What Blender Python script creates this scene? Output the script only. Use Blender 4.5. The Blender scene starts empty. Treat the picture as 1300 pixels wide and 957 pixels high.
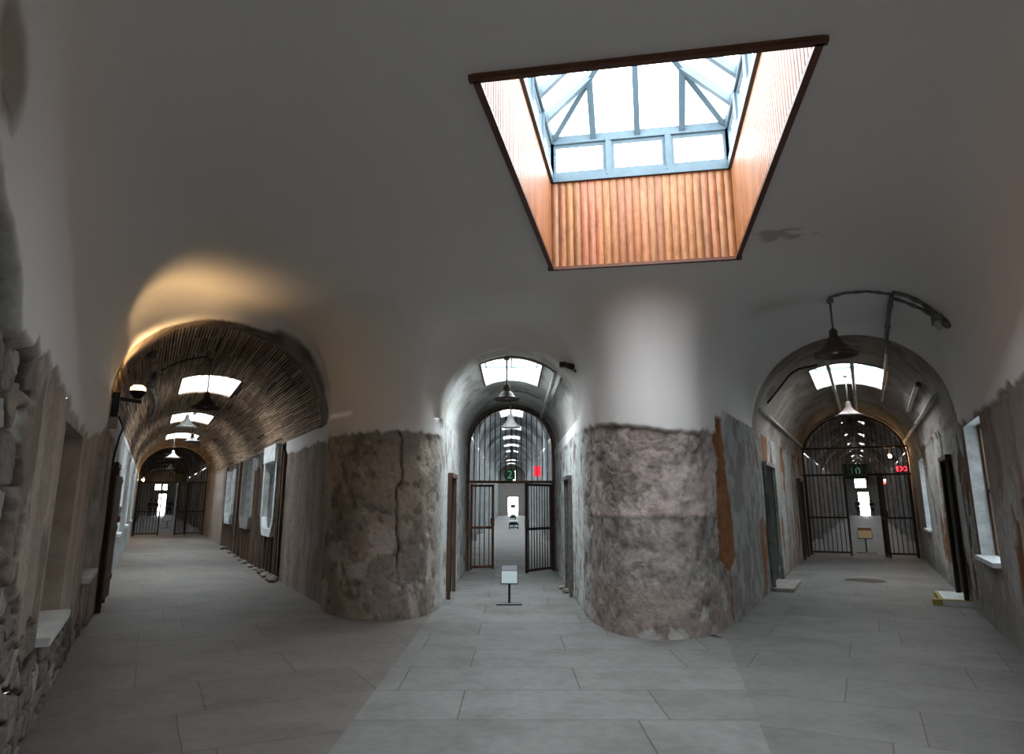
import bpy, math, random
import numpy as np
from mathutils import Vector, Matrix
random.seed(7)
C = bpy.context.scene.collection
sc = bpy.context.scene
R_ = math.radians
AL, AR = R_(26.85), R_(26.1)
ANG = {'L': -AL, 'C': 0.0, 'R': AR}
ZS = 2.7          # where every wall ends and its vault springs
HC = 4.15         # hub ceiling

def cp(side, a, s, z=0.0):
    t = ANG[side]
    return Vector((math.sin(t)*a + math.cos(t)*s, math.cos(t)*a - math.sin(t)*s, z))
def ac(side, x, y):
    t = ANG[side]
    return x*math.sin(t)+y*math.cos(t), x*math.cos(t)-y*math.sin(t)

# ------------------------------------------------------------------ noise
def _h(ix, iy, seed):
    n = (ix.astype(np.int64)*374761393 + iy.astype(np.int64)*668265263 + seed*1274126177) & 0xffffffff
    n = ((n ^ (n >> 13))*1274126177) & 0xffffffff
    n = ((n ^ (n >> 16))*2246822519) & 0xffffffff
    return ((n ^ (n >> 15)) & 0xffffff)/float(0xffffff)
def vn(x, y, seed=0):
    ix, iy = np.floor(x), np.floor(y)
    fx, fy = x-ix, y-iy
    fx, fy = fx*fx*(3-2*fx), fy*fy*(3-2*fy)
    a, b = _h(ix, iy, seed), _h(ix+1, iy, seed)
    c, d = _h(ix, iy+1, seed), _h(ix+1, iy+1, seed)
    return (a*(1-fx)+b*fx)*(1-fy)+(c*(1-fx)+d*fx)*fy
def fbm(x, y, seed=0, o=4):
    v, w, t = 0, 0.5, 0
    for k in range(o):
        v = v + w*vn(x*2**k+13.7*k, y*2**k-7.1*k, seed+k); t += w; w *= .52
    return v/t
def worley(x, y, seed=0):
    ix, iy = np.floor(x), np.floor(y)
    f1 = np.full(x.shape, 9.); f2 = np.full(x.shape, 9.); cid = np.zeros(x.shape)
    for dx in (-1, 0, 1):
        for dy in (-1, 0, 1):
            px = ix+dx+.12+.76*_h(ix+dx, iy+dy, seed); py = iy+dy+.12+.76*_h(ix+dx, iy+dy, seed+5)
            d = np.hypot(px-x, py-y); c = _h(ix+dx, iy+dy, seed+9)
            m = d < f1
            f2 = np.where(m, f1, np.minimum(f2, d)); cid = np.where(m, c, cid); f1 = np.where(m, d, f1)
    return f1, f2, cid
def sst(e0, e1, v): t = np.clip((v-e0)/(e1-e0), 0, 1); return t*t*(3-2*t)
def mix(c1, c2, m):
    m = np.asarray(m)[..., None]
    return np.asarray(c1)*(1-m)+np.asarray(c2)*m

# ------------------------------------------------------------------ materials
MATS = {}
TOPC = (.70, .69, .675)   # smooth grey plaster
def nt(name):
    m = bpy.data.materials.new(name); m.use_nodes = True
    n = m.node_tree; b = n.nodes['Principled BSDF']
    return m, n, b
def N(n, t, **k):
    x = n.nodes.new(t)
    for a, v in k.items():
        if a in x.inputs: x.inputs[a].default_value = v
        else: setattr(x, a, v)
    return x
def noise(n, scale, detail=5, rough=.6, vec=None, stretch=None):
    tc = N(n, 'ShaderNodeTexCoord'); mp = N(n, 'ShaderNodeMapping')
    n.links.new((vec or tc.outputs['Object']), mp.inputs[0])
    if stretch: mp.inputs['Scale'].default_value = stretch
    t = N(n, 'ShaderNodeTexNoise', Scale=scale, Detail=detail, Roughness=rough)
    n.links.new(mp.outputs[0], t.inputs['Vector'])
    return t
def ramp(n, src, stops):
    r = N(n, 'ShaderNodeValToRGB'); e = r.color_ramp.elements
    while len(e) < len(stops): e.new(.5)
    for i, (p, c) in enumerate(stops): e[i].position = p; e[i].color = (*c, 1)
    n.links.new(src, r.inputs[0]); return r
def mat(name, col, col2=None, scale=8, rough=.7, metal=0, bump=.0, bscale=30, stretch=None, spec=.3):
    """noise between two albedos + bump"""
    if name in MATS: return MATS[name]
    m, n, b = nt(name)
    b.inputs['Roughness'].default_value = rough; b.inputs['Metallic'].default_value = metal
    b.inputs['Specular IOR Level'].default_value = spec
    col2 = col2 or tuple(c*.75 for c in col)
    t = noise(n, scale, stretch=stretch)
    r = ramp(n, t.outputs[0], [(.35, col), (.68, col2)])
    n.links.new(r.outputs[0], b.inputs['Base Color'])
    if bump:
        t2 = noise(n, bscale, 6); bp = N(n, 'ShaderNodeBump', Strength=bump, Distance=.01)
        n.links.new(t2.outputs[0], bp.inputs['Height']); n.links.new(bp.outputs[0], b.inputs['Normal'])
    MATS[name] = m; return m
def wall_material(name, bump=.5, rough=.85):
    """albedo computed per vertex by the wall builder, broken up by fine procedural grain"""
    m, n, b = nt(name)
    at = N(n, 'ShaderNodeAttribute', attribute_name='albedo')
    t = noise(n, 14, 8, .68)
    mr = N(n, 'ShaderNodeMapRange'); mr.inputs['From Min'].default_value = .25; mr.inputs['From Max'].default_value = .75
    mr.inputs['To Min'].default_value = .72; mr.inputs['To Max'].default_value = 1.22
    n.links.new(t.outputs[0], mr.inputs[0])
    mu = N(n, 'ShaderNodeMix', data_type='RGBA', blend_type='MULTIPLY'); mu.inputs[0].default_value = 1
    n.links.new(at.outputs['Color'], mu.inputs[6]); n.links.new(mr.outputs[0], mu.inputs[7]); n.links.new(at.outputs['Alpha'], mu.inputs[0])
    n.links.new(mu.outputs[2], b.inputs['Base Color'])
    b.inputs['Roughness'].default_value = rough; b.inputs['Specular IOR Level'].default_value = .2
    t2 = noise(n, 22, 9, .7)
    bp = N(n, 'ShaderNodeBump', Strength=bump, Distance=.02); bm_ = N(n, 'ShaderNodeMath', operation='MULTIPLY'); bm_.inputs[1].default_value = bump
    n.links.new(at.outputs['Alpha'], bm_.inputs[0]); n.links.new(bm_.outputs[0], bp.inputs['Strength'])
    n.links.new(t2.outputs[0], bp.inputs['Height']); n.links.new(bp.outputs[0], b.inputs['Normal'])
    return m
M_WALL = wall_material('weathered_wall', .9)
M_CEIL = wall_material('smooth_plaster', .06, .8)
M_CEIL.node_tree.nodes['Map Range'].inputs['To Min'].default_value = .96
M_CEIL.node_tree.nodes['Map Range'].inputs['To Max'].default_value = 1.03
M_DARKMETAL = mat('dark_iron', (.035, .03, .027), (.07, .045, .03), 20, .55, .6, .3, 60)
M_RUST = mat('rusted_iron', (.07, .045, .035), (.20, .085, .04), 9, .75, .3, .5, 50)
M_PAINTSTEEL = mat('aluminium_bluegrey', (.095, .145, .175), (.075, .12, .15), 5, .5, .0, .02)
M_ENAMELW = mat('white_enamel', (.62, .64, .62), (.42, .42, .40), 12, .35)
M_ENAMELB = mat('brown_enamel', (.06, .045, .04), (.11, .07, .05), 10, .5)
M_CONDUIT = mat('grey_conduit', (.20, .20, .19), (.12, .11, .10), 14, .5, .5)
M_CONDUITW = mat('pale_conduit', (.45, .46, .44), (.30, .29, .27), 14, .5, .2)
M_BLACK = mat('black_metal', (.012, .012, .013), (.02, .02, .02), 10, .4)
M_PAPER = mat('pale_sign_panel', (.62, .74, .72), (.58, .70, .69), 3, .5)
M_PAPERY = mat('cream_sign_panel', (.68, .66, .5), (.62, .60, .46), 3, .5)
M_PINK = mat('maroon_band', (.28, .09, .08), (.22, .07, .07), 3, .5)
M_GREYP = mat('grey_panel', (.34, .34, .38), (.28, .28, .31), 3, .5)
M_WHITEW = mat('whitewashed_stone', (.62, .66, .67), (.40, .42, .41), 7, .85, 0, .8, 18)
M_SHAFT = mat('white_plaster_shaft', (.75, .76, .75), (.66, .67, .66), 3, .8, 0, .1)
M_BEIGE = mat('beige_plaster', (.40, .34, .285), (.26, .21, .175), 4, .85, 0, .6, 20)
M_GREYPL = mat('grey_plaster', (.34, .33, .31), (.24, .22, .20), 5, .85, 0, .6, 20)
M_BROWNWD = mat('old_brown_timber', (.075, .05, .036), (.14, .085, .055), 6, .8, 0, .5, 40, (1, 1, .2))
M_MARBLE = mat('white_marble_sill', (.72, .76, .76), (.55, .59, .60), 6, .5, 0, .2)
M_GREENDR = mat('faded_green_door', (.10, .13, .115), (.24, .27, .25), 5, .6, 0, .3)
M_YELLOW = mat('worn_yellow_paint', (.42, .33, .04), (.22, .2, .12), 9, .8)
M_GREEN = mat('green_sign', (.02, .16, .07), (.015, .12, .055), 4, .5)
M_CLOTH = mat('dark_clothing', (.012, .013, .018), (.02, .02, .026), 10, .9)
M_CLOTHB = mat('navy_clothing', (.012, .018, .04), (.02, .025, .05), 10, .9)
M_SKIN = mat('skin', (.42, .25, .18), (.38, .22, .16), 10, .6)
M_HAIR = mat('dark_hair', (.02, .014, .01), (.03, .02, .015), 30, .7)
M_TRIMWD = mat('dark_red_wood_trim', (.13, .05, .03), (.09, .035, .02), 5, .5, 0, .2, 40)
M_RUBBLE = mat('rubble_stone', (.30, .27, .24), (.17, .14, .12), 9, .9, 0, .8, 14)
M_GRASS = mat('pale_winter_ground', (.40, .42, .36), (.55, .56, .52), .8, .95)
def emis(name, col, st):
    m, n, b = nt(name); b.inputs['Base Color'].default_value = (*col, 1)
    b.inputs['Emission Color'].default_value = (*col, 1); b.inputs['Emission Strength'].default_value = st
    return m
M_BULB = emis('warm_bulb', (1, .62, .28), 30)
M_FLOOD = emis('flood_lens', (1, .62, .26), 3)
M_REDL = emis('red_lit_letters', (1, .03, .05), 1.6)
M_LUMG = emis('pale_green_numerals', (.3, .75, .5), .04)
def glass_mat():
    m, n, b = nt('clear_glass'); n.nodes.remove(b)
    o = n.nodes['Material Output']; t = N(n, 'ShaderNodeBsdfTransparent'); g = N(n, 'ShaderNodeBsdfGlossy', Roughness=.05)
    t.inputs[0].default_value = (.93, .97, 1, 1)
    x = N(n, 'ShaderNodeMixShader'); x.inputs[0].default_value = .06
    n.links.new(t.outputs[0], x.inputs[1]); n.links.new(g.outputs[0], x.inputs[2]); n.links.new(x.outputs[0], o.inputs[0])
    return m
M_GLASS = glass_mat()
def wood_mat():
    m, n, b = nt('beadboard_cedar')
    at = N(n, 'ShaderNodeAttribute', attribute_name='albedo')
    t = noise(n, 4.5, 9, .72, stretch=(3, 3, 1.1)); w = ramp(n, t.outputs[0], [(.3, (.62, .55, .48)), (.5, (1, 1, 1)), (.72, (1.3, 1.36, 1.45))])
    mu = N(n, 'ShaderNodeMix', data_type='RGBA', blend_type='MULTIPLY'); mu.inputs[0].default_value = 1
    n.links.new(at.outputs['Color'], mu.inputs[6]); n.links.new(w.outputs[0], mu.inputs[7]); n.links.new(mu.outputs[2], b.inputs['Base Color'])
    b.inputs['Roughness'].default_value = .42; b.inputs['Specular IOR Level'].default_value = .4
    return m
M_WOOD = wood_mat()
M_LATH = mat('lath_wood', (.40, .27, .165), (.25, .165, .10), 3, .75, 0, .3, 30)
M_LATHBACK = mat('dark_lath_gap', (.05, .035, .025), (.03, .02, .015), 4, .9)

# ------------------------------------------------------------------ mesh builder
class MB:
    def __init__(s): s.v = []; s.f = []; s.mi = []
    def add(s, vs, fs, mi=0):
        o = len(s.v); s.v += [tuple(v) for v in vs]; s.f += [tuple(i+o for i in f) for f in fs]; s.mi += [mi]*len(fs); return s
    def box(s, c, d, rz=0, M=None):
        c = Vector(c); m = M or Matrix.Rotation(rz, 3, 'Z'); x, y, z = d[0]/2, d[1]/2, d[2]/2
        vs = [c+m@Vector((i*x, j*y, k*z)) for i in (-1, 1) for j in (-1, 1) for k in (-1, 1)]
        return s.add(vs, [(0, 1, 3, 2), (4, 6, 7, 5), (0, 4, 5, 1), (2, 3, 7, 6), (0, 2, 6, 4), (1, 5, 7, 3)])
    def bar(s, p, q, w, h, up=Vector((0, 0, 1))):
        p, q = Vector(p), Vector(q); d = (q-p); L = d.length; d.normalize(); up = Vector(up)
        if abs(d.dot(up)) > .98: up = Vector((1, 0, 0)) if abs(d.x) < .9 else Vector((0, 1, 0))
        sx = d.cross(up).normalized(); sy = sx.cross(d).normalized()
        m = Matrix((sx, d, sy)).transposed()
        return s.box((p+q)/2, (w, L, h), M=m)
    def tube(s, pts, r, seg=8, caps=True):
        pts = [Vector(p) for p in pts]; n = len(pts); rr = r if isinstance(r, (list, tuple)) else [r]*n
        vs, fs = [], []; ref = None
        for i, p in enumerate(pts):
            d = (pts[min(i+1, n-1)]-pts[max(i-1, 0)]).normalized()
            if ref is None or abs(ref.dot(d)) > .97: ref = Vector((0, 0, 1)) if abs(d.z) < .8 else Vector((1, 0, 0))
            a = d.cross(ref).normalized(); b = d.cross(a)
            for k in range(seg):
                t = 2*math.pi*k/seg; vs.append(p+(a*math.cos(t)+b*math.sin(t))*rr[i])
        for i in range(n-1):
            for k in range(seg): k2 = (k+1) % seg; fs.append((i*seg+k, i*seg+k2, (i+1)*seg+k2, (i+1)*seg+k))
        if caps: fs += [tuple(range(seg))[::-1], tuple((n-1)*seg+k for k in range(seg))]
        return s.add(vs, fs)
    def lathe(s, prof, c, seg=28, cap=True):
        c = Vector(c); vs, fs = [], []
        for (r, z) in prof:
            for k in range(seg): t = 2*math.pi*k/seg; vs.append(c+Vector((r*math.cos(t), r*math.sin(t), z)))
        for i in range(len(prof)-1):
            for k in range(seg): k2 = (k+1) % seg; fs.append((i*seg+k, i*seg+k2, (i+1)*seg+k2, (i+1)*seg+k))
        if cap: fs += [tuple(range(seg))[::-1], tuple((len(prof)-1)*seg+k for k in range(seg))]
        return s.add(vs, fs)
    def build(s, name, m, parent=None, smooth=False):
        me = bpy.data.meshes.new(name)
        org = parent.matrix_world_loc if False else (Vector(PLOC.get(parent.name, (0, 0, 0))) if parent else Vector((0, 0, 0)))
        me.from_pydata([tuple(Vector(v)-org) for v in s.v], [], s.f)
        ms = m if isinstance(m, (list, tuple)) else [m]
        for x in ms: me.materials.append(x)
        if len(ms) > 1: me.polygons.foreach_set('material_index', s.mi)
        if smooth: me.polygons.foreach_set('use_smooth', [True]*len(me.polygons))
        o = bpy.data.objects.new(name, me); C.objects.link(o)
        if parent: o.parent = parent; PLOC[o.name] = tuple(org)
        else: PLOC[o.name] = (0, 0, 0)
        return o
PLOC = {}
def thing(name, label, cat, loc, group=None):
    o = bpy.data.objects.new(name, None); o.empty_display_size = .2; C.objects.link(o); o.location = loc
    PLOC[o.name] = tuple(loc); tag(o, label, cat, group); return o
def tag(o, label, cat, group=None):
    o['label'] = label; o['category'] = cat
    if group: o['group'] = group
    return o
def structure(o): o['kind'] = 'structure'; return o
def copy_thing(src, loc, label, group=None, scale=None):
    r = src.copy(); C.objects.link(r); r.location = loc; r['label'] = label
    if scale: r.scale = scale
    if group: r['group'] = group
    for ch in list(src.children):
        c = ch.copy(); C.objects.link(c); c.parent = r
        for g in ch.children: d = g.copy(); C.objects.link(d); d.parent = c
    return r
def np_mesh(name, V, F, col, m, smooth=True):
    me = bpy.data.meshes.new(name); V = np.asarray(V, float)
    me.vertices.add(len(V)); me.vertices.foreach_set('co', V.ravel())
    F = np.asarray(F); k = F.shape[1]
    me.loops.add(F.size); me.loops.foreach_set('vertex_index', F.ravel().astype(np.int32))
    me.polygons.add(len(F)); me.polygons.foreach_set('loop_start', np.arange(0, F.size, k, dtype=np.int32))
    me.update(calc_edges=True); me.validate()
    if col is not None:
        a = me.attributes.new('albedo', 'FLOAT_COLOR', 'POINT')
        a.data.foreach_set('color', np.concatenate([np.clip(col, 0, 1), np.clip(np.abs(np.asarray(col)-TOPC).sum(1)*6-.15, 0, 1)[:, None]], 1).ravel())
    if smooth: me.polygons.foreach_set('use_smooth', [True]*len(me.polygons))
    me.materials.append(m)
    o = bpy.data.objects.new(name, me); C.objects.link(o); PLOC[o.name] = (0, 0, 0)
    return o

# ------------------------------------------------------------------ plan of the place
SL0, SL1 = -.5, 2.42        # left corridor walls
SC0, SC1 = -1.03, .98       # centre corridor walls
SR0, SR1 = -1.57, 1.25      # right corridor walls
def xy(v): return (v[0], v[1])
pillarL = [xy(cp('L', 15, SL1)), xy(cp('L', 12, SL1)), xy(cp('L', 11, SL1)), (-2.74, 10.45), (-2.33, 9.95), (-1.96, 9.74), (-1.55, 9.67), (-1.27, 9.80), (-1.12, 10.12), (-1.04, 10.6), (-1.03, 11.2), (-1.03, 16.4)]
pillarR = [(.98, 16.4), (.98, 10.4), (.98, 9.8), (1.06, 9.0), (1.26, 8.53), (1.57, 8.30), (1.92, 8.29), (2.24, 8.46), (2.52, 8.85), xy(cp('R', 9.9, SR0)), xy(cp('R', 11, SR0)), xy(cp('R', 15, SR0))]
def densify(P, step):
    """Catmull-Rom through P, sampled every step"""
    P = [np.array(p, float) for p in P]; out = []
    for i in range(len(P)-1):
        p0 = P[i-1] if i else 2*P[0]-P[1]; p1, p2 = P[i], P[i+1]; p3 = P[i+2] if i+2 < len(P) else 2*P[-1]-P[-2]
        L = np.linalg.norm(p2-p1); n = max(1, int(L/step))
        if L > 1.4:
            for k in range(n): out.append(p1+(p2-p1)*k/n)
            continue
        m1 = (p2-p0)/2; m2 = (p3-p1)/2
        l0 = np.linalg.norm(p1-p0); l3 = np.linalg.norm(p3-p2)
        m1 = m1/np.linalg.norm(m1)*min(L, l0); m2 = m2/np.linalg.norm(m2)*min(L, l3)
        for k in range(n):
            t = k/n; h = (2*t**3-3*t*t+1, t**3-2*t*t+t, -2*t**3+3*t*t, t**3-t*t)
            out.append(h[0]*p1+h[1]*m1+h[2]*p2+h[3]*m2)
    out.append(P[-1]); return np.array(out)
A_BACK = 1.2
Lb, Rb = xy(cp('L', A_BACK, SL0)), xy(cp('R', A_BACK, SR1))
dl, dr = (-4.2, Lb[1]-.4), (4.6, Rb[1]-.4)
back = [Rb, dr, (4.6, -4.5), (-4.2, -4.5), dl, Lb]
poly = np.array([Lb, xy(cp('L', 16, SL0)), xy(cp('L', 16, SL1))]+[tuple(p) for p in densify(pillarL, .12)]+[tuple(p) for p in densify(pillarR, .12)]
                + [xy(cp('R', 16, SR0)), xy(cp('R', 16, SR1))]+back[:-1])
def poly_sd(X, Y):
    d = np.full(X.shape, 1e9); ins = np.zeros(X.shape, bool); n = len(poly)
    for i in range(n):
        a, b = poly[i], poly[(i+1) % n]; e = b-a; L2 = e@e
        if L2 < 1e-9: continue
        wx, wy = X-a[0], Y-a[1]; t = np.clip((wx*e[0]+wy*e[1])/L2, 0, 1)
        d = np.minimum(d, (wx-e[0]*t)**2+(wy-e[1]*t)**2)
        c = (a[1] <= Y) != (b[1] <= Y)
        with np.errstate(divide='ignore', invalid='ignore'):
            xi = a[0]+(Y-a[1])*e[0]/(e[1] if e[1] else 1e-12)
        ins ^= c & (X < xi)
    return np.where(ins, 1, -1)*np.sqrt(d)

# ------------------------------------------------------------------ hub vault as an implicit surface
TUN = {'L': dict(s0=SL0, s1=SL1, zc=4.02), 'C': dict(s0=SC0, s1=SC1, zc=3.68), 'R': dict(s0=SR0, s1=SR1, zc=4.03)}
CUT = {'L': 12.6, 'C': 10.55, 'R': 12.9}
h = .05
def build_hub():
    xs = np.arange(-8.0, 9.01, h); ys = np.arange(-4.8, 14.4, h); zs = np.arange(2.655, 4.42, h)
    X2, Y2 = np.meshgrid(xs, ys, indexing='ij')
    dw = poly_sd(X2, Y2)[..., None]
    X, Y, Z = X2[..., None], Y2[..., None], zs[None, None, :]
    def vault(d, D, rise, n):
        q = (np.clip((D-d)/D, 0, None)**n+np.clip((Z-ZS)/rise, 0, None)**n)**(1/n)
        return (1-q)*min(D, rise)
    def smin(a, b, k): t = np.clip(.5+.5*(b-a)/k, 0, 1); return b*(1-t)+a*t-k*t*(1-t)
    g = vault(dw, .95, HC-ZS, 2.6)
    aL, sL = ac('L', X, Y); aR, sR = ac('R', X, Y)
    mL = (9.15+(sL+.5)*.80-aL)*.78
    mR = (11.95-.35*(sR+.16)-aR)*.95
    mC = np.maximum(10.15-Y, np.abs(X)-1.1)
    f = g
    kz = .02+.43*sst(2.72, 3.15, Z)+0*g
    for mm in (mL, mR, mC): f = smin(f, mm+0*Z, kz)
    for k, t in TUN.items():
        a, s = (aL, sL) if k == 'L' else (aR, sR) if k == 'R' else (Y, X)
        hw = (t['s1']-t['s0'])/2; cc = (t['s1']+t['s0'])/2
        tv = vault(hw-np.abs(s-cc), hw+.02, t['zc']-ZS+(-.08 if k == 'L' else .02), 2.05)
        start = {'L': (9.15+(s+.5)*.80)-1.6, 'C': 9.0+0*a, 'R': 11.0+0*a}[k]
        tv = np.minimum(np.minimum(tv, dw+0*Z), (a-start)+0*Z)
        kk = .05; t_ = np.clip(.5+.5*(f-tv)/kk, 0, 1); f = tv*(1-t_)+f*t_+kk*t_*(1-t_)
    # surface nets
    nx, ny, nz = f.shape; pos = f > 0
    c = np.zeros((nx-1, ny-1, nz-1), int)
    for i in (0, 1):
        for j in (0, 1):
            for k in (0, 1): c += pos[i:nx-1+i, j:ny-1+j, k:nz-1+k]
    act = (c > 0) & (c < 8); idx = -np.ones(act.shape, int); idx[act] = np.arange(act.sum())
    I, J, K = np.nonzero(act); acc = np.zeros((len(I), 3)); cnt = np.zeros(len(I))
    corners = [(i, j, k) for i in (0, 1) for j in (0, 1) for k in (0, 1)]
    for a in corners:
        for b in corners:
            if a < b and sum(abs(a[q]-b[q]) for q in range(3)) == 1:
                fa = f[I+a[0], J+a[1], K+a[2]]; fb = f[I+b[0], J+b[1], K+b[2]]
                m = (fa > 0) != (fb > 0); t = np.where(m, fa/np.where(m, fa-fb, 1), 0)
                for q in range(3): acc[:, q] += np.where(m, a[q]+(b[q]-a[q])*t, 0)
                cnt += m
    V = acc/cnt[:, None]+np.stack([I, J, K], 1); V = V*h+np.array([xs[0], ys[0], zs[0]])
    Q = []
    for ax in range(3):
        sl0 = [slice(None)]*3; sl1 = [slice(None)]*3; sl0[ax] = slice(0, -1); sl1[ax] = slice(1, None)
        p0, p1 = pos[tuple(sl0)], pos[tuple(sl1)]
        E = np.argwhere(p0 != p1); u, w = [(1, 2), (2, 0), (0, 1)][ax]
        ok = (E[:, u] > 0) & (E[:, w] > 0) & (E[:, u] < f.shape[u]-1) & (E[:, w] < f.shape[w]-1); E = E[ok]
        def g_(du, dw_):
            e = E.copy(); e[:, u] -= du; e[:, w] -= dw_; return idx[e[:, 0], e[:, 1], e[:, 2]]
        q = np.stack([g_(1, 1), g_(0, 1), g_(0, 0), g_(1, 0)], 1)
        fl = p0[E[:, 0], E[:, 1], E[:, 2]]
        q[fl] = q[fl][:, ::-1]; Q.append(q)
    Q = np.concatenate(Q); Q = Q[(Q >= 0).all(1)]
    cen = V[Q].mean(1)
    keep = cen[:, 2] < 4.4
    for k in 'LCR':
        a, s = ac(k, cen[:, 0], cen[:, 1]); t = TUN[k]
        keep &= ~((a > (9.15+(s+.5)*.80+.42 if k == 'L' else CUT[k])) & (s > t['s0']-.3) & (s < t['s1']+.3) & (cen[:, 1] > 9))
    Q = Q[keep]; used = np.unique(Q); rm = -np.ones(len(V), int); rm[used] = np.arange(len(used))
    return V[used], rm[Q]
V, Q = build_hub()
# colour of the vault
x, y, z = V.T
aL_, sL_ = ac('L', x, y); aR_, sR_ = ac('R', x, y)
base = mix((.71, .70, .685), (.69, .68, .665), fbm(x*.6, y*.6+z, 3))
# peeled crescents round the left and right mouths, behind the plaster edge
edge = 9.15+(sL_+.5)*.80
nz_ = fbm(x*2.2, z*2.2+y, 11)
mm = sst(-.02, .08, aL_-edge+.22*(nz_-.5)+.22*sst(.5, 1.9, sL_)) * (sL_ > -1.2) * (sL_ < 3) * (y > 6)
stone = mix((.20, .17, .145), (.11, .09, .075), sst(.35, .65, fbm(x*5, y*5+z*7, 21)))
base = mix(base, stone, mm)
edge = 11.95-.35*(sR_+.16)
mm = sst(-.02, .05, aR_-edge+.05*(nz_-.5)) * (y > 6) * (x > 2)
stone = mix((.25, .22, .19), (.15, .125, .105), sst(.3, .7, fbm(x*4, y*4+z*5, 22)))
base = mix(base, stone, mm)
mm = sst(-.02, .08, y-10.15+.1*(nz_-.5)) * (np.abs(x) < 1.2)
base = mix(base, mix((.52, .53, .50), (.32, .30, .26), sst(.4, .7, fbm(x*3, z*3+y, 31))), mm*.9)
STA, STZ = 2.55, 2.78
# bare patch at the upper left and flaking beside the skylight
dd = np.sqrt(((aL_-2.36)/.24)**2+((z-2.80)/.20)**2)+.6*(fbm(aL_*5, z*5, 41)-.5)
base = mix(base, (.30, .26, .215), sst(1.1, .6, dd)*(sL_ < .6))
dd = np.sqrt(((x-2.72)/.32)**2+((y-6.75)/.22)**2)+1.6*(fbm(x*9, y*9, 43)-.5)
base = mix(base, (.36, .34, .31), sst(.8, .6, dd)*(z > 4)*.8)
hub = np_mesh('ceiling', V, Q, base, M_CEIL)
structure(hub)
# skylight opening cut exactly along its rectangle
SKC = Vector((1.135, 5.68, 0)); SKA = R_(-10.5); SKW, SKL = 2.07, 3.82
su = Vector((math.cos(SKA), math.sin(SKA), 0)); sv = Vector((-math.sin(SKA), math.cos(SKA), 0))
import bmesh
FILLSKY = (-3.6, -1.5, -1.0, 1.2)   # unseen roof opening added behind the viewer to brighten the near ceiling
bm = bmesh.new(); bm.from_mesh(hub.data)
kill = [f for f in bm.faces if FILLSKY[0] < f.calc_center_median().y < FILLSKY[1] and FILLSKY[2] < f.calc_center_median().x < FILLSKY[3] and f.calc_center_median().z > 3.9]
bmesh.ops.delete(bm, geom=kill, context='FACES')
for co, no in ((SKC+su*SKW/2, su), (SKC-su*SKW/2, -su), (SKC+sv*SKL/2, sv), (SKC-sv*SKL/2, -sv)):
    near = [f for f in bm.faces if (f.calc_center_median()-SKC).to_2d().length < 2.9 and f.calc_center_median().z > 3.6]
    es = {e for f in near for e in f.edges}; vs = {v for f in near for v in f.verts}
    bmesh.ops.bisect_plane(bm, geom=list(near)+list(es)+list(vs), dist=1e-5, plane_co=co, plane_no=no)
kill = [f for f in bm.faces if abs((f.calc_center_median()-SKC).dot(su)) < SKW/2 and abs((f.calc_center_median()-SKC).dot(sv)) < SKL/2 and f.calc_center_median().z > 3.5]
bmesh.ops.delete(bm, geom=kill, context='FACES'); bm.to_mesh(hub.data); bm.free()

# ------------------------------------------------------------------ looks of the lower walls: recess (m) and albedo
def stones(u, z, seed, sc_=3.4):
    wu = u*sc_+.5*(vn(u*4, z*4, seed+2)-.5); wz = z*sc_*1.5+.5*(vn(u*4+9, z*4, seed+3)-.5)
    f1, f2, cid = worley(wu, wz, seed); m = sst(.03, .16, f2-f1)
    c = mix((.25, .245, .24), (.42, .36, .29), cid); c = mix(c, (.52, .52, .50), (cid > .7)*.8)
    c = mix(c, c*.6, fbm(u*9, z*9, seed+4)); c = mix((.075, .055, .042), c, m)
    return .09*(1-m)+.05*(fbm(u*6, z*6, seed+6))+.02*fbm(u*20, z*20, seed+7)+.04*cid, c
def plaster_lines(u, z, seed, c1, c2): return mix(c1, c2, sst(.3, .7, .6*fbm(u*5, z*.7, seed)+.4*fbm(u*3, z*3, seed+1)))
def look_left_near(u, z):
    ds, cs = stones(u, z, 101)
    ptop = np.interp(u, [1, 2.4, 2.9, 3.35, 4.2, 5.5, 6.9, 8, 9.4, 12, 14], [2.6, 2.5, 2.35, 2.12, 2.2, 2.08, 2.02, 2.15, 2.34, 2.3, 2.6])
    top = sst(-.02, .02, z-ptop-.17*(fbm(u*5, z*1.5, 111)-.5))
    pc = plaster_lines(u, z, 103, (.50, .43, .365), (.37, .31, .26))
    pc = mix(pc, (.20, .16, .13), sst(.56, .66, fbm(u*2.2+4, z*1.1, 107))*.8)
    pc = mix(pc, (.50, .45, .39), sst(.6, .7, fbm(u*3+9, z*.8, 108))*.6)
    white = sst(13.6, 14.2, u); pc = mix(pc, mix((.52, .55, .56), (.34, .34, .33), sst(.4, .7, fbm(u*2, z*1.3, 109))), white)
    sm = sst(.0, .05, (4.05+2.2*np.clip(1.15-z, 0, 1.2)-u)*.5+.5*(fbm(u*2.6, z*2.6, 104)-.5)+.0)
    sm = np.maximum(sm, sst(.0, .05, .85-z-.10*(u-4)+.6*(fbm(u*3, z*3, 105)-.5))*(u < 11))
    d = .012+.012*fbm(u*4, z*4, 106); c = pc
    d = d*(1-sm)+(.02+.7*ds)*sm; c = mix(c, cs, sm)
    c = mix(c, TOPC, top); d = d*(1-top)
    dd = np.sqrt(((u-2.36)/.24)**2+((z-2.80)/.20)**2)+.6*(fbm(u*5, z*5, 41)-.5); c = mix(c, (.30, .26, .215), sst(1.1, .6, dd))
    return d, c
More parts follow.
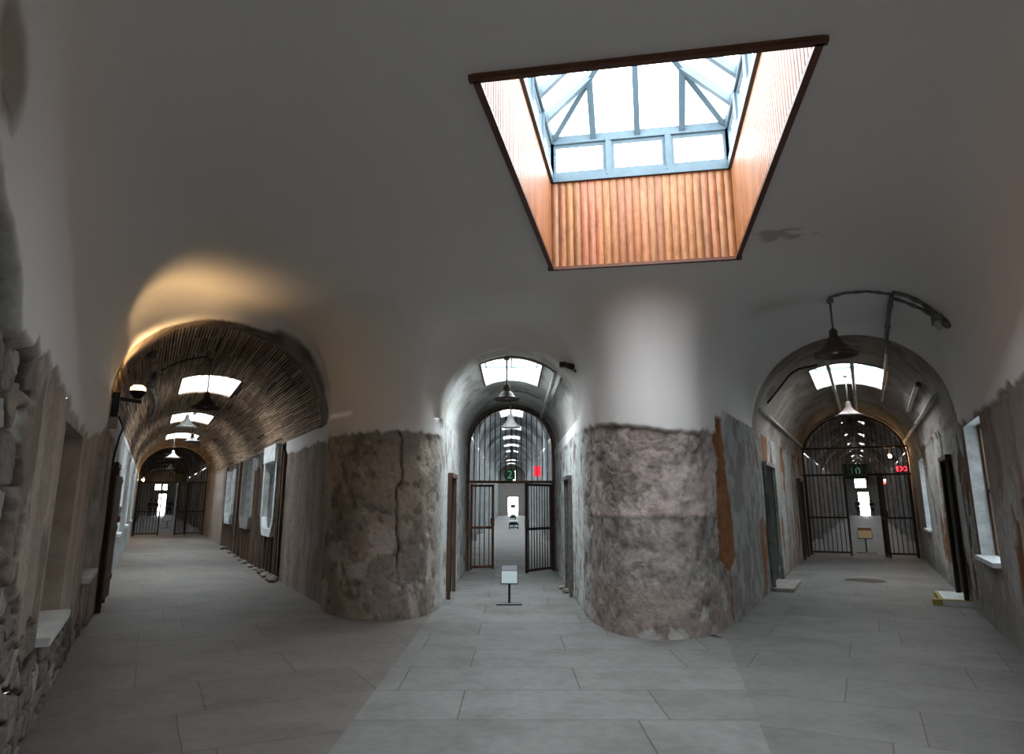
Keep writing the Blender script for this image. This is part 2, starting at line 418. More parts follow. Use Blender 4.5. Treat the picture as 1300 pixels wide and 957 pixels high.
def look_pillar_left(u, z):
    n1 = fbm(u*1.6, z*1.6, 201, 6); n2 = fbm(u*3.3+5, z*3.3, 202, 6); n3 = fbm(u*7, z*7, 203, 5)
    c = mix((.37, .31, .255), (.255, .225, .20), sst(.35, .6, n1)); c = mix(c, (.46, .38, .32), sst(.55, .62, n2)*.7)
    low = sst(1.3, .8, z+.6*(n1-.5)); c = mix(c, (.50, .44, .41), low*sst(.52, .58, n2)); c = mix(c, (.15, .12, .10), sst(.58, .70, n3)*.7)
    # paler, bluish paint where the wall turns into the centre corridor; pinker to the left
    cen = sst(LP['c0'], LP['c0']+.8, u+.5*(n2-.5)); c = mix(c, mix((.58, .61, .60), (.30, .275, .25), sst(.50, .62, n3*.5+n2*.5)), cen)
    lef = sst(LP['l0']+.5, LP['l0']-.3, u+.4*(n1-.5)); c = mix(c, mix((.36, .29, .255), (.24, .19, .165), sst(.4, .6, fbm(u*5, z*.8, 209))), lef*.8)
    d = (.02+.022*(n1-.4)+.016*n3+.05*(np.floor(n2*9)/9-.4)+.012*sst(.50, .53, n2))*(1-.7*cen)*(1-.6*lef)
    # the long vertical crack
    uc = LP['crack']+.22*(fbm(z*2.0, z*0+3, 210)-.5)+.06*(vn(z*9, z*0, 211)-.5)
    ck = np.exp(-((u-uc)/.012)**2)*sst(.55, .75, z); c = mix(c, (.03, .022, .018), ck); d = d+.06*ck
    top = sst(-.015, .015, z-2.43-.10*(fbm(u*3, z*0, 205)-.5)-.06*(vn(u*14, z*0, 206)-.5))*(1-cen*.75)
    c = mix(c, TOPC, top); return d*(1-top), c
def look_pillar_right(u, z):
    n1 = fbm(u*1.8, z*1.8, 301, 6); n2 = fbm(u*4, z*4, 302, 6); n3 = fbm(u*9, z*9, 303, 5)
    f1, f2, cid = worley(u*5+1.2*n1, z*6+1.2*n2, 305)
    up = sst(1.30, 1.34, z+.03*(n2-.5))
    c = mix((.44, .37, .345), (.31, .26, .235), sst(.42, .6, n2)); c = mix(c, (.54, .46, .43), sst(.5, .6, n1)*up)
    c = mix(c, (.385, .365, .345), (1-up)*.75); c = mix(c, (.24, .22, .20), (1-up)*sst(.45, .6, n3)*.7)
    c = mix(c, (.38, .31, .28), sst(.75, .45, z+.4*(n1-.5))*.8); c = mix(c, (.52, .50, .48), sst(.66, .7, n2)*sst(.9, .3, z))
    rid = sst(.10, .0, f2-f1)*up*sst(.62, .45, n1)
    c = mix(c, c*.6, rid*.6); c = mix(c, c*.55, sst(.62, .7, n3)*.6)
    d = .025+.02*(n1-.4)+.02*n3+.022*rid+.06*(np.floor(n2*10)/10-.4)+.012*(1-up)
    cen = sst(RP['c0'], RP['c0']-.7, u+.5*(n2-.5)); c = mix(c, mix((.58, .61, .60), (.27, .23, .20), sst(.50, .62, n3*.5+n2*.5)), cen)
    rig = sst(RP['r0'], RP['r0']+.4, u); d = d*(1-.75*rig)*(1-.7*cen); cr = mix(mix((.40, .41, .40), (.28, .265, .245), sst(.4, .6, n2)), (.26, .12, .06), sst(.56, .58, fbm(u*2.2, z*1.2, 309, 6))*sst(RP['r0']+2, RP['r0']+3.5, u)); c = mix(c, cr, rig)
    um = RP['r0']+.12-.10*(z-1.4)+.05*(n3-.5)*2; w = np.interp(z, [.6, .8, 1.2, 1.6, 2.4, 2.55], [.0, .34, .36, .24, .20, .18])+.22*(n2-.5)
    ru = sst(.02, -.01, np.abs(u-um)-w)*(z < 2.58); c = mix(c, mix((.36, .16, .065), (.20, .085, .035), n3), ru); d = d+.015*ru
    top = sst(-.015, .015, z-np.interp(u, [RP['c0']-.5, RP['n'], RP['r0'], RP['r0']+1], [2.5, 2.33, 2.36, 2.9])-.10*(fbm(u*3, z*0, 306)-.5)-.05*(vn(u*12, z*0, 307)-.5))*(1-ru)*(1-rig*.5)
    c = mix(c, TOPC, top); return d*(1-top), c
def look_paint(seed, pale, under, rustc, t1=.56, t2=.66, base_dark=.8):
    def f(u, z):
        n1 = fbm(u*1.7, z*1.0, seed, 6); n2 = fbm(u*2.6+3, z*1.1, seed+1, 6); n3 = fbm(u*8, z*8, seed+2)
        c = mix(pale, np.asarray(pale)*.78, sst(.35, .65, n3)); a = sst(t1, t1+.03, n1); b = sst(t2, t2+.02, n2)
        c = mix(c, under, a*.85); c = mix(c, mix(rustc, np.asarray(rustc)*.55, n3), b)
        c = mix(c, np.asarray(under)*.8, sst(.5, .0, z)*base_dark*sst(.35, .6, n3+.2*n1))
        return .004+.012*a+.022*b+.01*n1, c
    return f
look_c = look_paint(401, (.56, .60, .60), (.34, .31, .27), (.27, .13, .07), .58, .67)
look_rl = look_paint(411, (.36, .375, .37), (.27, .24, .21), (.26, .12, .06), .54, .58)
def look_right(u, z):
    d, c = look_paint(421, (.40, .395, .375), (.30, .265, .235), (.25, .115, .055), .55, .615)(u, z)
    near = sst(12, 10.5, u); br = plaster_lines(u, z, 425, (.31, .265, .23), (.24, .21, .185))
    c = mix(c, br, near*sst(1.3, 1.9, z)*.8)
    c = mix(c, (.30, .31, .26), sst(.3, .1, z)*.7)
    top = sst(-.02, .02, z-2.5-.18*(fbm(u*4, z*0, 427)-.5)-.4*(u > 11.3)); c = mix(c, TOPC, top)
    return (.012+d)*(1-top), c
def look_lr(u, z):
    """right wall of the left corridor: plaster, then stripped studs and whitewashed openings"""
    n1 = fbm(u*2, z*1.2, 431, 5); n3 = fbm(u*8, z*8, 432)
    c = plaster_lines(u, z, 433, (.36, .30, .265), (.25, .20, .17)); d = .01+.02*n1
    zone = sst(14.7, 14.9, u)*sst(27.6, 27.2, u)
    st = (np.mod(u*2.9+.3*vn(u*2, z*0, 435), 1) < .42)*1.
    cs = mix(mix((.16, .15, .145), (.26, .25, .24), n3), (.035, .026, .02), st*sst(.35, .5, n1+.35*(z < .9)))
    d = d*(1-zone)+zone*(.03+.07*st+.03*n3); c = mix(c, cs, zone); return d, c
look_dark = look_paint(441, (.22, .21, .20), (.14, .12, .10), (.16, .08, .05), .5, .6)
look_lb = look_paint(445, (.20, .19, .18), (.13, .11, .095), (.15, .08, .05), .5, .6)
look_cb = look_paint(451, (.50, .54, .55), (.30, .28, .26), (.20, .12, .08), .52, .62)
look_back = look_paint(461, (.42, .40, .38), (.32, .29, .26), (.25, .13, .08), .55, .66)

def wall_grid(name, pts, u0, z0, z1, look, inward, holes=(), du=.03, dz=.03, far=None, ends=(1, 1)):
    """pts: dense polyline in plan, u measured from u0 along it"""
    pts = np.array(pts); seg = np.linalg.norm(np.diff(pts, axis=0), axis=1); U = np.concatenate([[0], np.cumsum(seg)])+u0
    us = [U[0]]
    while us[-1] < U[-1]-1e-6:
        st = du if far is None else max(du, far*(us[-1])) ; us.append(min(us[-1]+st, U[-1]))
    us = np.array(us); zs = np.linspace(z0, z1, max(2, int((z1-z0)/dz)+1))
    for hh in holes:
        us = np.concatenate([us[(np.abs(us-hh[0]) > du*.4) & (np.abs(us-hh[1]) > du*.4)], hh[:2]]); zs = np.concatenate([zs[(np.abs(zs-hh[2]) > dz*.4) & (np.abs(zs-hh[3]) > dz*.4)], hh[2:4]])
    us = np.unique(us); zs = np.unique(zs)
    PX = np.interp(us, U, pts[:, 0]); PY = np.interp(us, U, pts[:, 1])
    tx = np.interp(us+.06, U, pts[:, 0])-np.interp(us-.06, U, pts[:, 0]); ty = np.interp(us+.06, U, pts[:, 1])-np.interp(us-.06, U, pts[:, 1])
    L = np.hypot(tx, ty); nx, ny = -ty/L*inward, tx/L*inward
    UU, ZZ = np.meshgrid(us, zs, indexing='ij')
    d, c = look(UU, ZZ)
    d = np.broadcast_to(d, UU.shape)*(sst(ZS, ZS-.12, ZZ) if z1 == ZS else 1)+.0
    if ends[0]: d = d*sst(0, .10, UU-us[0])
    if ends[1]: d = d*sst(0, .10, us[-1]-UU)
    for hh in holes:
        dx_ = np.maximum(np.maximum(hh[0]-UU, UU-hh[1]), np.maximum(hh[2]-ZZ, ZZ-hh[3])); kk_ = sst(.0, .08, dx_); d = d*kk_+.012*(1-kk_)
    Vv = np.stack([PX[:, None]-nx[:, None]*d, PY[:, None]-ny[:, None]*d, ZZ+0*d], -1).reshape(-1, 3)
    nu, nz = len(us), len(zs); i, j = np.meshgrid(np.arange(nu-1), np.arange(nz-1), indexing='ij')
    a = (i*nz+j).ravel(); F = np.stack([a, a+nz, a+nz+1, a+1], 1)
    if inward < 0: F = F[:, ::-1]
    um = (us[:-1]+us[1:])/2; zm = (zs[:-1]+zs[1:])/2; Um, Zm = np.meshgrid(um, zm, indexing='ij'); k = np.ones(Um.shape, bool)
    for hh in holes: k &= ~((Um > hh[0]) & (Um < hh[1]) & (Zm > hh[2]) & (Zm < hh[3]))
    F = F[k.ravel()]
    o = np_mesh(name, Vv, F, c.reshape(-1, 3), M_WALL, True); return structure(o)

def straight(side, s, a0, a1): return [xy(cp(side, a0, s)), xy(cp(side, a1, s))]
G_L, G_C, G_R = 36.7, 16.25, 22.8      # the three gates, distance along each corridor
# holes (a0, a1, z0, z1)
H_LL = [(5.25, 6.55, .66, 2.0), (8.5, 9.8, .70, 2.0), (11.7, 12.9, 0, 2.05), (17, 18.2, .8, 2.2), (23, 24.2, .8, 2.2), (29, 30.2, .8, 2.2)]
H_LR = [(15.6, 17.3, .85, 2.62), (19.5, 21.6, .85, 2.6), (24.2, 26.2, .85, 2.5)]
H_CL = [(11.6, 12.7, 0, 1.95)]
H_CR = [(11.85, 12.85, 0, 1.92)]
H_RL = [(13.4, 14.9, 0, 2.2), (20.6, 22.0, 0, 2.1)]
H_RR = [(9.45, 10.9, .80, 2.46), (12.7, 13.9, 0, 2.2), (18.2, 19.6, .85, 2.45)]
wall_grid('wall_left', straight('L', SL0, A_BACK, 5.1), A_BACK, 0, ZS, look_left_near, -1, (), .011, .012, ends=(1, 0))
wall_grid('wall_left', straight('L', SL0, 5.1, G_L), 5.1, 0, ZS, look_left_near, -1, H_LL, .02, .02, .0026, ends=(0, 1))
wall_grid('wall_right', straight('R', SR1, A_BACK, G_R+.2), A_BACK, 0, ZS, look_right, 1, H_RR, .03, .025, .002)
dL = densify(pillarL, .03); dR = densify(pillarR, .03)
def arclen(D, p):
    U = np.concatenate([[0], np.cumsum(np.linalg.norm(np.diff(D, axis=0), axis=1))]); return U[np.argmin(np.hypot(D[:, 0]-p[0], D[:, 1]-p[1]))]
LP = dict(c0=arclen(dL, (-1.12, 10.12)), l0=arclen(dL, (-2.9, 10.8)), crack=arclen(dL, (-1.52, 9.67)))
RP = dict(c0=arclen(dR, (1.0, 9.4)), n=arclen(dR, (1.92, 8.29)), r0=arclen(dR, (2.66, 9.15)))
# the pillars' grids include the corridor door openings of the centre corridor
uL = lambda a: arclen(dL, (SC0, a)); uR = lambda a: arclen(dR, (SC1, a))
wall_grid('wall_left_pier', dL, 0, 0, ZS, look_pillar_left, -1, [(uL(11.6), uL(12.7), 0, 1.95)], .022, .022)
ur0 = sorted((uR(12.85), uR(11.85))); ur1 = sorted((arclen(dR, cp('R', 13.4, SR0)), arclen(dR, cp('R', 14.9, SR0))))
wall_grid('wall_right_pier', dR, 0, 0, ZS, look_pillar_right, -1, [(ur0[0], ur0[1], 0, 1.92), (ur1[0], ur1[1], 0, 2.2)], .022, .022)
wall_grid('wall_left_inner', straight('L', SL1, 15, G_L), 15, 0, ZS, look_lr, 1, H_LR, .03, .03, .002)
wall_grid('wall_right_inner', straight('R', SR0, 14.98, G_R+.2), 14.98, 0, ZS, look_rl, -1, [H_RL[1]], .03, .03, .002)
for nm, P in (('wall_back', [Rb, dr, (4.6, -4.5), (-4.2, -4.5), dl, Lb]),):
    D = []
    for i in range(len(P)-1):
        n = max(1, int(np.hypot(P[i+1][0]-P[i][0], P[i+1][1]-P[i][1])/.1))
        D += [(P[i][0]+(P[i+1][0]-P[i][0])*k/n, P[i][1]+(P[i+1][1]-P[i][1])*k/n) for k in range(n)]
    D.append(P[-1]); wall_grid(nm, D, 0, 0, ZS, look_back, -1, (), .1, .1)

# ------------------------------------------------------------------ tunnels
def vz(s, s0, s1, zs, zc, n=2.05):
    hw = (s1-s0)/2; q = abs((s-(s0+s1)/2)/hw); return zs+(zc-zs)*max(0, 1-q**n)**(1/n)
def tunnel(name, side, a0, a1, s0, s1, zs, zc, sky, colf, seg=40, da=.25, m=None, n=2.05, skew=None):
    hw = (s1-s0)/2; cc = (s0+s1)/2
    ss = [cc-hw*math.cos(math.pi*k/seg) for k in range(seg+1)]
    for q in {v for k in sky for v in k[2:4]}: ss.append(q)
    ss = np.unique(np.round(ss, 4)); aa = list(np.arange(a0, a1, da))+[a1]+[v for k in sky for v in k[:2]]
    aa = np.unique(np.round(aa, 4))
    A, S = np.meshgrid(aa, ss, indexing='ij'); zz = np.array([vz(s, s0, s1, zs, zc, n) for s in ss]); Z = np.broadcast_to(zz, A.shape)
    if skew is not None: A = np.where(A < 13, 13-(13-A)*(13-skew(S))/(13-a0), A)
    t = ANG[side]; arc = np.concatenate([[0], np.cumsum(np.hypot(np.diff(ss), np.diff(zz)))])
    Vv = np.stack([math.sin(t)*A+math.cos(t)*S, math.cos(t)*A-math.sin(t)*S, Z], -1).reshape(-1, 3)
    nu, nz = A.shape; i, j = np.meshgrid(np.arange(nu-1), np.arange(nz-1), indexing='ij'); b = (i*nz+j).ravel()
    F = np.stack([b, b+1, b+nz+1, b+nz], 1)
    am = ((A[:-1, :-1]+A[1:, 1:])/2).ravel(); sm = ((S[:-1, :-1]+S[1:, 1:])/2).ravel(); k = np.ones(len(F), bool)
    for q in sky: k &= ~((am > q[0]) & (am < q[1]) & (sm > q[2]) & (sm < q[3]))
    col = colf(A, np.broadcast_to(arc, A.shape)).reshape(-1, 3)
    return structure(np_mesh(name, Vv, F[k], col, m or M_WALL, True))
def tcol(c1, c2, seed, f=1.3):
    return lambda u, v: mix(mix(c1, c2, sst(.42, .6, fbm(u*f, v*f, seed, 5))), np.asarray(c2)*.6, sst(.62, .68, fbm(u*1.1+5, v*2.3, seed+3, 5))*.7)
def skies(a0, per, ln, n, s0, s1): return [(a0+per*k, a0+per*k+ln, s0, s1) for k in range(n)]
SKY_L = skies(15.35, 6.9, 2.6, 3, .36, 1.50)
SKY_C = [(10.75, 12.85, -.50, .48)]
SKY_R = [(14.4, 17.0, -.72, .62)]
SKY_LB = skies(41, 7.5, 1.6, 6, .6, 1.3)
SKY_CB = skies(24.2, 6.0, 2.4, 9, -.55, .5)
SKY_RB = skies(28, 6.5, 1.8, 9, -.6, .35)
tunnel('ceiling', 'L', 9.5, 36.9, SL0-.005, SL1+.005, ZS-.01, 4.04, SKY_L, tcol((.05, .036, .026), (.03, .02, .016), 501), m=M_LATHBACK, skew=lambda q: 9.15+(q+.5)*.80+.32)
tunnel('ceiling', 'C', CUT['C']-.3, 16.6, SC0-.03, SC1+.03, ZS-.03, 3.712, SKY_C, tcol((.60, .62, .59), (.42, .41, .38), 511), da=.12)
tunnel('ceiling', 'R', CUT['R']-.3, 23.2, SR0-.03, SR1+.03, ZS-.03, 4.062, SKY_R, tcol((.30, .27, .245), (.21, .18, .155), 521), da=.12)
BL = dict(s0=-.75, s1=2.65, zs=3.3, zc=4.9); BC = dict(s0=-1.55, s1=1.5, zs=3.9, zc=5.4); BR = dict(s0=-1.9, s1=1.55, zs=3.3, zc=5.0)
END = {'L': 88.0, 'C': 78.0, 'R': 88.0}
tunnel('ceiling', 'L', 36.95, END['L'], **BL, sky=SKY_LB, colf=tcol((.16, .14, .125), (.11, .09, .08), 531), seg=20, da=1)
tunnel('ceiling', 'C', 16.65, END['C'], **BC, sky=SKY_CB, colf=tcol((.45, .48, .49), (.30, .31, .31), 541), seg=24, da=1)
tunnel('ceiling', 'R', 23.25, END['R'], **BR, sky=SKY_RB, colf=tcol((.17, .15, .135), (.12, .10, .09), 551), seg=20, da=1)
# walls of the blocks behind the gates, with cell doors cut in
def block(side, a0, b, look, nd, pitch, tagn):
    hs = [(a0+2.2+pitch*k, a0+3.1+pitch*k, 0, 2.0) for k in range(nd)]
    wall_grid('wall_left_'+tagn, straight(side, b['s0'], a0, END[side]), a0, 0, b['zs'], look, -1, hs, .12, .12, .004)
    wall_grid('wall_right_'+tagn, straight(side, b['s1'], a0, END[side]), a0, 0, b['zs'], look, 1, hs, .12, .12, .004)
    return hs
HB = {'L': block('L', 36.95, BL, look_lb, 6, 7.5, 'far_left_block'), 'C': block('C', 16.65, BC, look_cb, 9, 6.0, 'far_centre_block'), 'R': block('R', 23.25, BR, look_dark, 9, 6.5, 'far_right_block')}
# gate walls: the step between the narrow corridor and the tall block behind it
def gate_wall(side, a, t, b, tz):
    B = MB(); th = .38; s0, s1 = t['s0'], t['s1']; S0, S1 = b['s0']-.3, b['s1']+.3; H = b['zc']+.2
    n = 28; arch = [(s0, 0), (s0, ZS)]+[((s0+s1)/2-(s1-s0)/2*math.cos(math.pi*k/n), 0) for k in range(1, n)]+[(s1, ZS), (s1, 0)]
    arch = [(s, z if i in (0, 1, n+1, n+2) else vz(s, s0, s1, ZS, tz)) for i, (s, z) in enumerate(arch)]
    out = []
    for (s, z) in arch:
        if z <= ZS: out.append((S0 if s < (s0+s1)/2 else S1, z))
        else: out.append((S0+(S1-S0)*(s-s0)/(s1-s0), H))
    out[1] = (S0, H); out[-2] = (S1, H)
    for aa in (a+.02, a+th):
        for i in range(len(arch)-1):
            q = [arch[i], arch[i+1], out[i+1], out[i]]; B.add([cp(side, aa, s, z) for s, z in q], [(0, 1, 2, 3)])
    for i in range(len(arch)-1):
        B.add([cp(side, a-.02, *arch[i]), cp(side, a-.02, *arch[i+1]), cp(side, a+th, *arch[i+1]), cp(side, a+th, *arch[i])], [(0, 1, 2, 3)])
    return structure(B.build('wall_gate_'+{'L': 'left', 'C': 'centre', 'R': 'right'}[side], M_GREYPL))
gate_wall('L', 36.6, TUN['L'], BL, 4.02); gate_wall('C', 16.3, TUN['C'], BC, 3.66); gate_wall('R', 22.9, TUN['R'], BR, 4.0)
# arched ribs inside the far blocks
def rib(side, a, b, w=.35, dep=.13, pointed=False, m=None):
    B = MB(); n = 22; cc = (b['s0']+b['s1'])/2; hw = (b['s1']-b['s0'])/2
    def pt(k, off):
        t = math.pi*k/n
        if pointed:
            ks = [0, .28, .5, .72, 1]; q = k/n
            S = [cc-hw, cc-hw*.72, cc, cc+hw*.72, cc+hw]; Z = [b['zs'], b['zs']+(b['zc']-b['zs'])*.45, b['zc'], b['zs']+(b['zc']-b['zs'])*.45, b['zs']]
            s = np.interp(q, ks, S); z = np.interp(q, ks, Z); return cc+(s-cc)*(1-off/hw*.6), z-off*1.6
        s = cc-(hw-off)*math.cos(t); return s, b['zs']+(b['zc']-b['zs']-off)*math.sin(t)
    inn = [(b['s0']+dep, 0)]+[pt(k, dep) for k in range(n+1)]+[(b['s1']-dep, 0)]
    out = [(b['s0']-.02, 0)]+[(cc+(s-cc)*1.15, z+.25) for s, z in inn[1:-1]]+[(b['s1']+.02, 0)]
    for i in range(len(inn)-1):
        P = [inn[i], inn[i+1], out[i+1], out[i]]
        vs = [cp(side, a, *p) for p in P]+[cp(side, a+w, *p) for p in P]
        B.add(vs, [(0, 1, 2, 3), (7, 6, 5, 4), (0, 4, 5, 1), (3, 2, 6, 7)])
    return structure(B.build('trim_1', m or M_GREYPL))
M_RIBC = mat('pale_rib', (.50, .54, .56), (.36, .38, .39), 3, .85)
M_RIBD = mat('dark_rib', (.20, .19, .18), (.12, .11, .10), 3, .85)
M_RIBR = mat('grey_rib', (.34, .34, .335), (.22, .21, .20), 3, .85)
for k in range(9): rib('C', 22.6+6*k, BC, .5, .16, m=M_RIBC)
for k in range(6): rib('L', 39.6+7.5*k, BL, .5, .15, m=M_RIBD)
for k in range(9): rib('R', 26.2+6.5*k, BR, .45, .18, True, M_RIBR)
# the end walls with their doors and windows
def end_wall(side, b, dz, win, m, nm):
    a = END[side]; B = MB(); s0, s1 = b['s0']-.2, b['s1']+.2; H = b['zc']+.2
    rects = [dz]+([win] if win else [])
    ss = sorted({s0, s1}|{v for r in rects for v in r[:2]}); zz = sorted({0, H}|{v for r in rects for v in r[2:]})
    for i in range(len(ss)-1):
        for j in range(len(zz)-1):
            sm, zm = (ss[i]+ss[i+1])/2, (zz[j]+zz[j+1])/2
            if any(r[0] < sm < r[1] and r[2] < zm < r[3] for r in rects): continue
            B.box(cp(side, a+.2, sm, zm), (ss[i+1]-ss[i], .4, zz[j+1]-zz[j]), -ANG[side])
    structure(B.build('wall_end_'+nm, m))
    F = MB(); w = .09
    for r in rects:
        F.box(cp(side, a-.03, (r[0]+r[1])/2, r[3]+w/2), (r[1]-r[0]+2*w, .1, w), -ANG[side])
        for s in (r[0]-w/2, r[1]+w/2): F.box(cp(side, a-.03, s, (r[2]+r[3])/2), (w, .1, r[3]-r[2]), -ANG[side])
    structure(F.build('door_1', M_BROWNWD))
    if win:
        G = MB(); n = 4
        for k in range(1, n): s = win[0]+(win[1]-win[0])*k/n; G.box(cp(side, a+.1, s, (win[2]+win[3])/2), (.07, .06, win[3]-win[2]), -ANG[side])
        for k in (1, 2): z = win[2]+(win[3]-win[2])*k/3; G.box(cp(side, a+.1, (win[0]+win[1])/2, z), (win[1]-win[0], .06, .06), -ANG[side])
        structure(G.build('window_1', M_BLACK))
end_wall('C', BC, (-.42, .66, 0, 1.95), (.15, .5, 3.5, 4.8), M_GREYPL, 'centre')
end_wall('L', BL, (1.0, 1.75, 0, 2.3), (.55, 1.75, 2.75, 3.35), M_GREYPL, 'left')
end_wall('R', BR, (-.55, .5, 0, 2.5), (-.75, .35, 3.0, 4.3), M_GREYPL, 'right')
g = MB()
for s in 'LCR': g.box(cp(s, END[s]+15, .5, -.07), (14, 29.6, .1), -ANG[s])
structure(g.build('ground', M_GRASS))

# lath strips in the left vault
def lath():
    B = MB(); s0, s1 = SL0, SL1; n = 600; hw = (s1-s0)/2; cc = (s0+s1)/2
    S = [cc-hw*math.cos(math.pi*k/n) for k in range(n+1)]; Z = [vz(s, s0, s1, ZS, 4.02) for s in S]
    arc = np.concatenate([[0], np.cumsum(np.hypot(np.diff(S), np.diff(Z)))]); tot = arc[-1]; N_ = int(tot/.047)
    rnd = random.Random(3)
    for k in range(N_):
        q = (k+.5)*tot/N_; s = np.interp(q, arc, S); z = np.interp(q, arc, Z)
        sa = np.interp(q-.02, arc, S); sb = np.interp(q+.02, arc, S); za = np.interp(q-.02, arc, Z); zb = np.interp(q+.02, arc, Z)
        tv = Vector((sb-sa, 0, zb-za)).normalized()   # (s, -, z)
        start = 9.15+(s+.5)*.80+.20+.10*rnd.random()+.08*math.sin(s*5); a = start
        while a < 36.75:
            L = rnd.uniform(1.1, 1.35); e = min(a+L, 36.8); segs = [(a, e)]
            for q4 in SKY_L:
                if q4[2]-.02 < s < q4[3]+.02:
                    ns = []
                    for (p, r) in segs:
                        if r <= q4[0] or p >= q4[1]: ns.append((p, r)); continue
                        if p < q4[0]: ns.append((p, q4[0]))
                        if r > q4[1]: ns.append((q4[1], r))
                    segs = ns
            for (p, r) in segs:
                if r-p < .06 or rnd.random() < .012: continue
                j0, j1 = rnd.uniform(-.006, .006), rnd.uniform(-.006, .006); w = .0135+rnd.uniform(-.002, .003); dn = .006+rnd.uniform(0, .008)
                vs = []
                for aa, jj in ((p+.004, j0), (r-.004, j1)):
                    for (uu, nn) in ((-w, .012), (w, .012), (w, -dn), (-w, -dn)):
                        ds = tv.x*(uu+jj)+(-tv.z)*nn; dz_ = tv.z*(uu+jj)+(tv.x)*nn
                        vs.append(cp('L', aa, s+ds, z+dz_-.012))
                B.add(vs, [(0, 1, 5, 4), (1, 2, 6, 5), (2, 3, 7, 6), (3, 0, 4, 7), (0, 3, 2, 1), (4, 5, 6, 7)], rnd.choice((0, 0, 1, 2)))
            a = e
    return structure(B.build('ceiling', [M_LATH, mat('lath_wood_pale', (.50, .37, .25), (.36, .25, .16), 3, .75), mat('lath_wood_dark', (.27, .18, .115), (.17, .11, .07), 3, .8)]))
lath()

# ------------------------------------------------------------------ floor
def floor_mat(rot, rx, ry, seed, c1, c2):
    m, n, b = nt('stone_floor_%d' % seed)
    tc = N(n, 'ShaderNodeTexCoord'); mp = N(n, 'ShaderNodeMapping'); mp.inputs['Rotation'].default_value = (0, 0, rot)
    mp.inputs['Location'].default_value = (seed*.37, seed*.21, 0)
    n.links.new(tc.outputs['Object'], mp.inputs[0])
    wn = noise(n, .7, 2); mxv = N(n, 'ShaderNodeMix', data_type='VECTOR'); mxv.inputs[0].default_value = .03
    n.links.new(mp.outputs[0], mxv.inputs[4]); n.links.new(wn.outputs['Color'], mxv.inputs[5])
    br = N(n, 'ShaderNodeTexBrick', Scale=1.0); br.inputs['Brick Width'].default_value = rx; br.inputs['Row Height'].default_value = ry
    br.inputs['Mortar Size'].default_value = .006; br.inputs['Mortar Smooth'].default_value = .3; br.inputs['Bias'].default_value = 0
    br.offset = .37; br.squash = 1.35; br.squash_frequency = 3
    br.inputs['Color1'].default_value = (*c1, 1); br.inputs['Color2'].default_value = (*c2, 1); br.inputs['Mortar'].default_value = (.10, .09, .08, 1)
    n.links.new(mxv.outputs[1], br.inputs['Vector'])
    t = noise(n, 1.6, 8, .65); rr = ramp(n, t.outputs[0], [(.25, (.66, .64, .62)), (.5, (.96, .96, .96)), (.75, (1.12, 1.12, 1.12))])
    t3 = noise(n, 11, 8, .7); r3 = ramp(n, t3.outputs[0], [(.3, (.86, .85, .84)), (.6, (1.06, 1.06, 1.06))])
    m1 = N(n, 'ShaderNodeMix', data_type='RGBA', blend_type='MULTIPLY'); m1.inputs[0].default_value = 1
    m2 = N(n, 'ShaderNodeMix', data_type='RGBA', blend_type='MULTIPLY'); m2.inputs[0].default_value = 1
    n.links.new(br.outputs['Color'], m1.inputs[6]); n.links.new(rr.outputs[0], m1.inputs[7])
    n.links.new(m1.outputs[2], m2.inputs[6]); n.links.new(r3.outputs[0], m2.inputs[7]); n.links.new(m2.outputs[2], b.inputs['Base Color'])
    b.inputs['Roughness'].default_value = .65; b.inputs['Specular IOR Level'].default_value = .22
    bp = N(n, 'ShaderNodeBump', Strength=.5, Distance=.012); inv = N(n, 'ShaderNodeMath', operation='SUBTRACT'); inv.inputs[0].default_value = 1
    n.links.new(br.outputs['Fac'], inv.inputs[1]); ad = N(n, 'ShaderNodeMath', operation='ADD'); ml = N(n, 'ShaderNodeMath', operation='MULTIPLY'); ml.inputs[1].default_value = .35
    n.links.new(t3.outputs[0], ml.inputs[0]); n.links.new(inv.outputs[0], ad.inputs[0]); n.links.new(ml.outputs[0], ad.inputs[1])
    n.links.new(ad.outputs[0], bp.inputs['Height']); n.links.new(bp.outputs[0], b.inputs['Normal'])
    return m
FM = [floor_mat(0, 1.45, .78, 1, (.215, .215, .21), (.18, .18, .172)), floor_mat(-AL, 1.25, .9, 2, (.175, .162, .145), (.15, .14, .128)), floor_mat(AR, 1.3, .85, 3, (.175, .175, .168), (.145, .145, .138))]
F = MB()
a_, b_ = (-1.1, 10.2), (-1.16, -4.6); c_, d_ = (2.4, 8.4), (-.5, -4.6)
c2 = (1.0, 10.2)
F.add([(*b_, 0), (*d_, 0), (*c_, 0), (*c2, 0), (1.7, 17, 0), (1.7, 79, 0), (-1.7, 79, 0), (-1.7, 17, 0), (*a_, 0)], [(0, 1, 2, 3, 8)], 0)
F.add([(-1.7, 10.1, 0), (1.35, 10.1, 0), (1.35, 16.9, 0), (-1.7, 16.9, 0)], [(0, 1, 2, 3)], 0)
F.v[-4:] = [(-1.3, 10.2, 0), (1.3, 10.2, 0), (1.3, 16.9, 0), (-1.3, 16.9, 0)]
F.add([(-1.8, 16.9, 0), (1.8, 16.9, 0), (1.8, 78.4, 0), (-1.8, 78.4, 0)], [(0, 1, 2, 3)], 0)
pL = [cp('L', 88.4, -1), cp('L', 88.4, 2.9), cp('L', 36.8, 2.9), cp('L', 36.8, 2.6), cp('L', 12, 2.6)]
F.add([(-4.4, -4.6, 0), (*b_, 0), (*a_, 0), (-1.6, 10.6, 0), pL[4], pL[3], pL[2], pL[1], pL[0], cp('L', 5, -1)], [(0, 1, 2, 3, 4, 5, 6, 7, 8, 9)], 1)
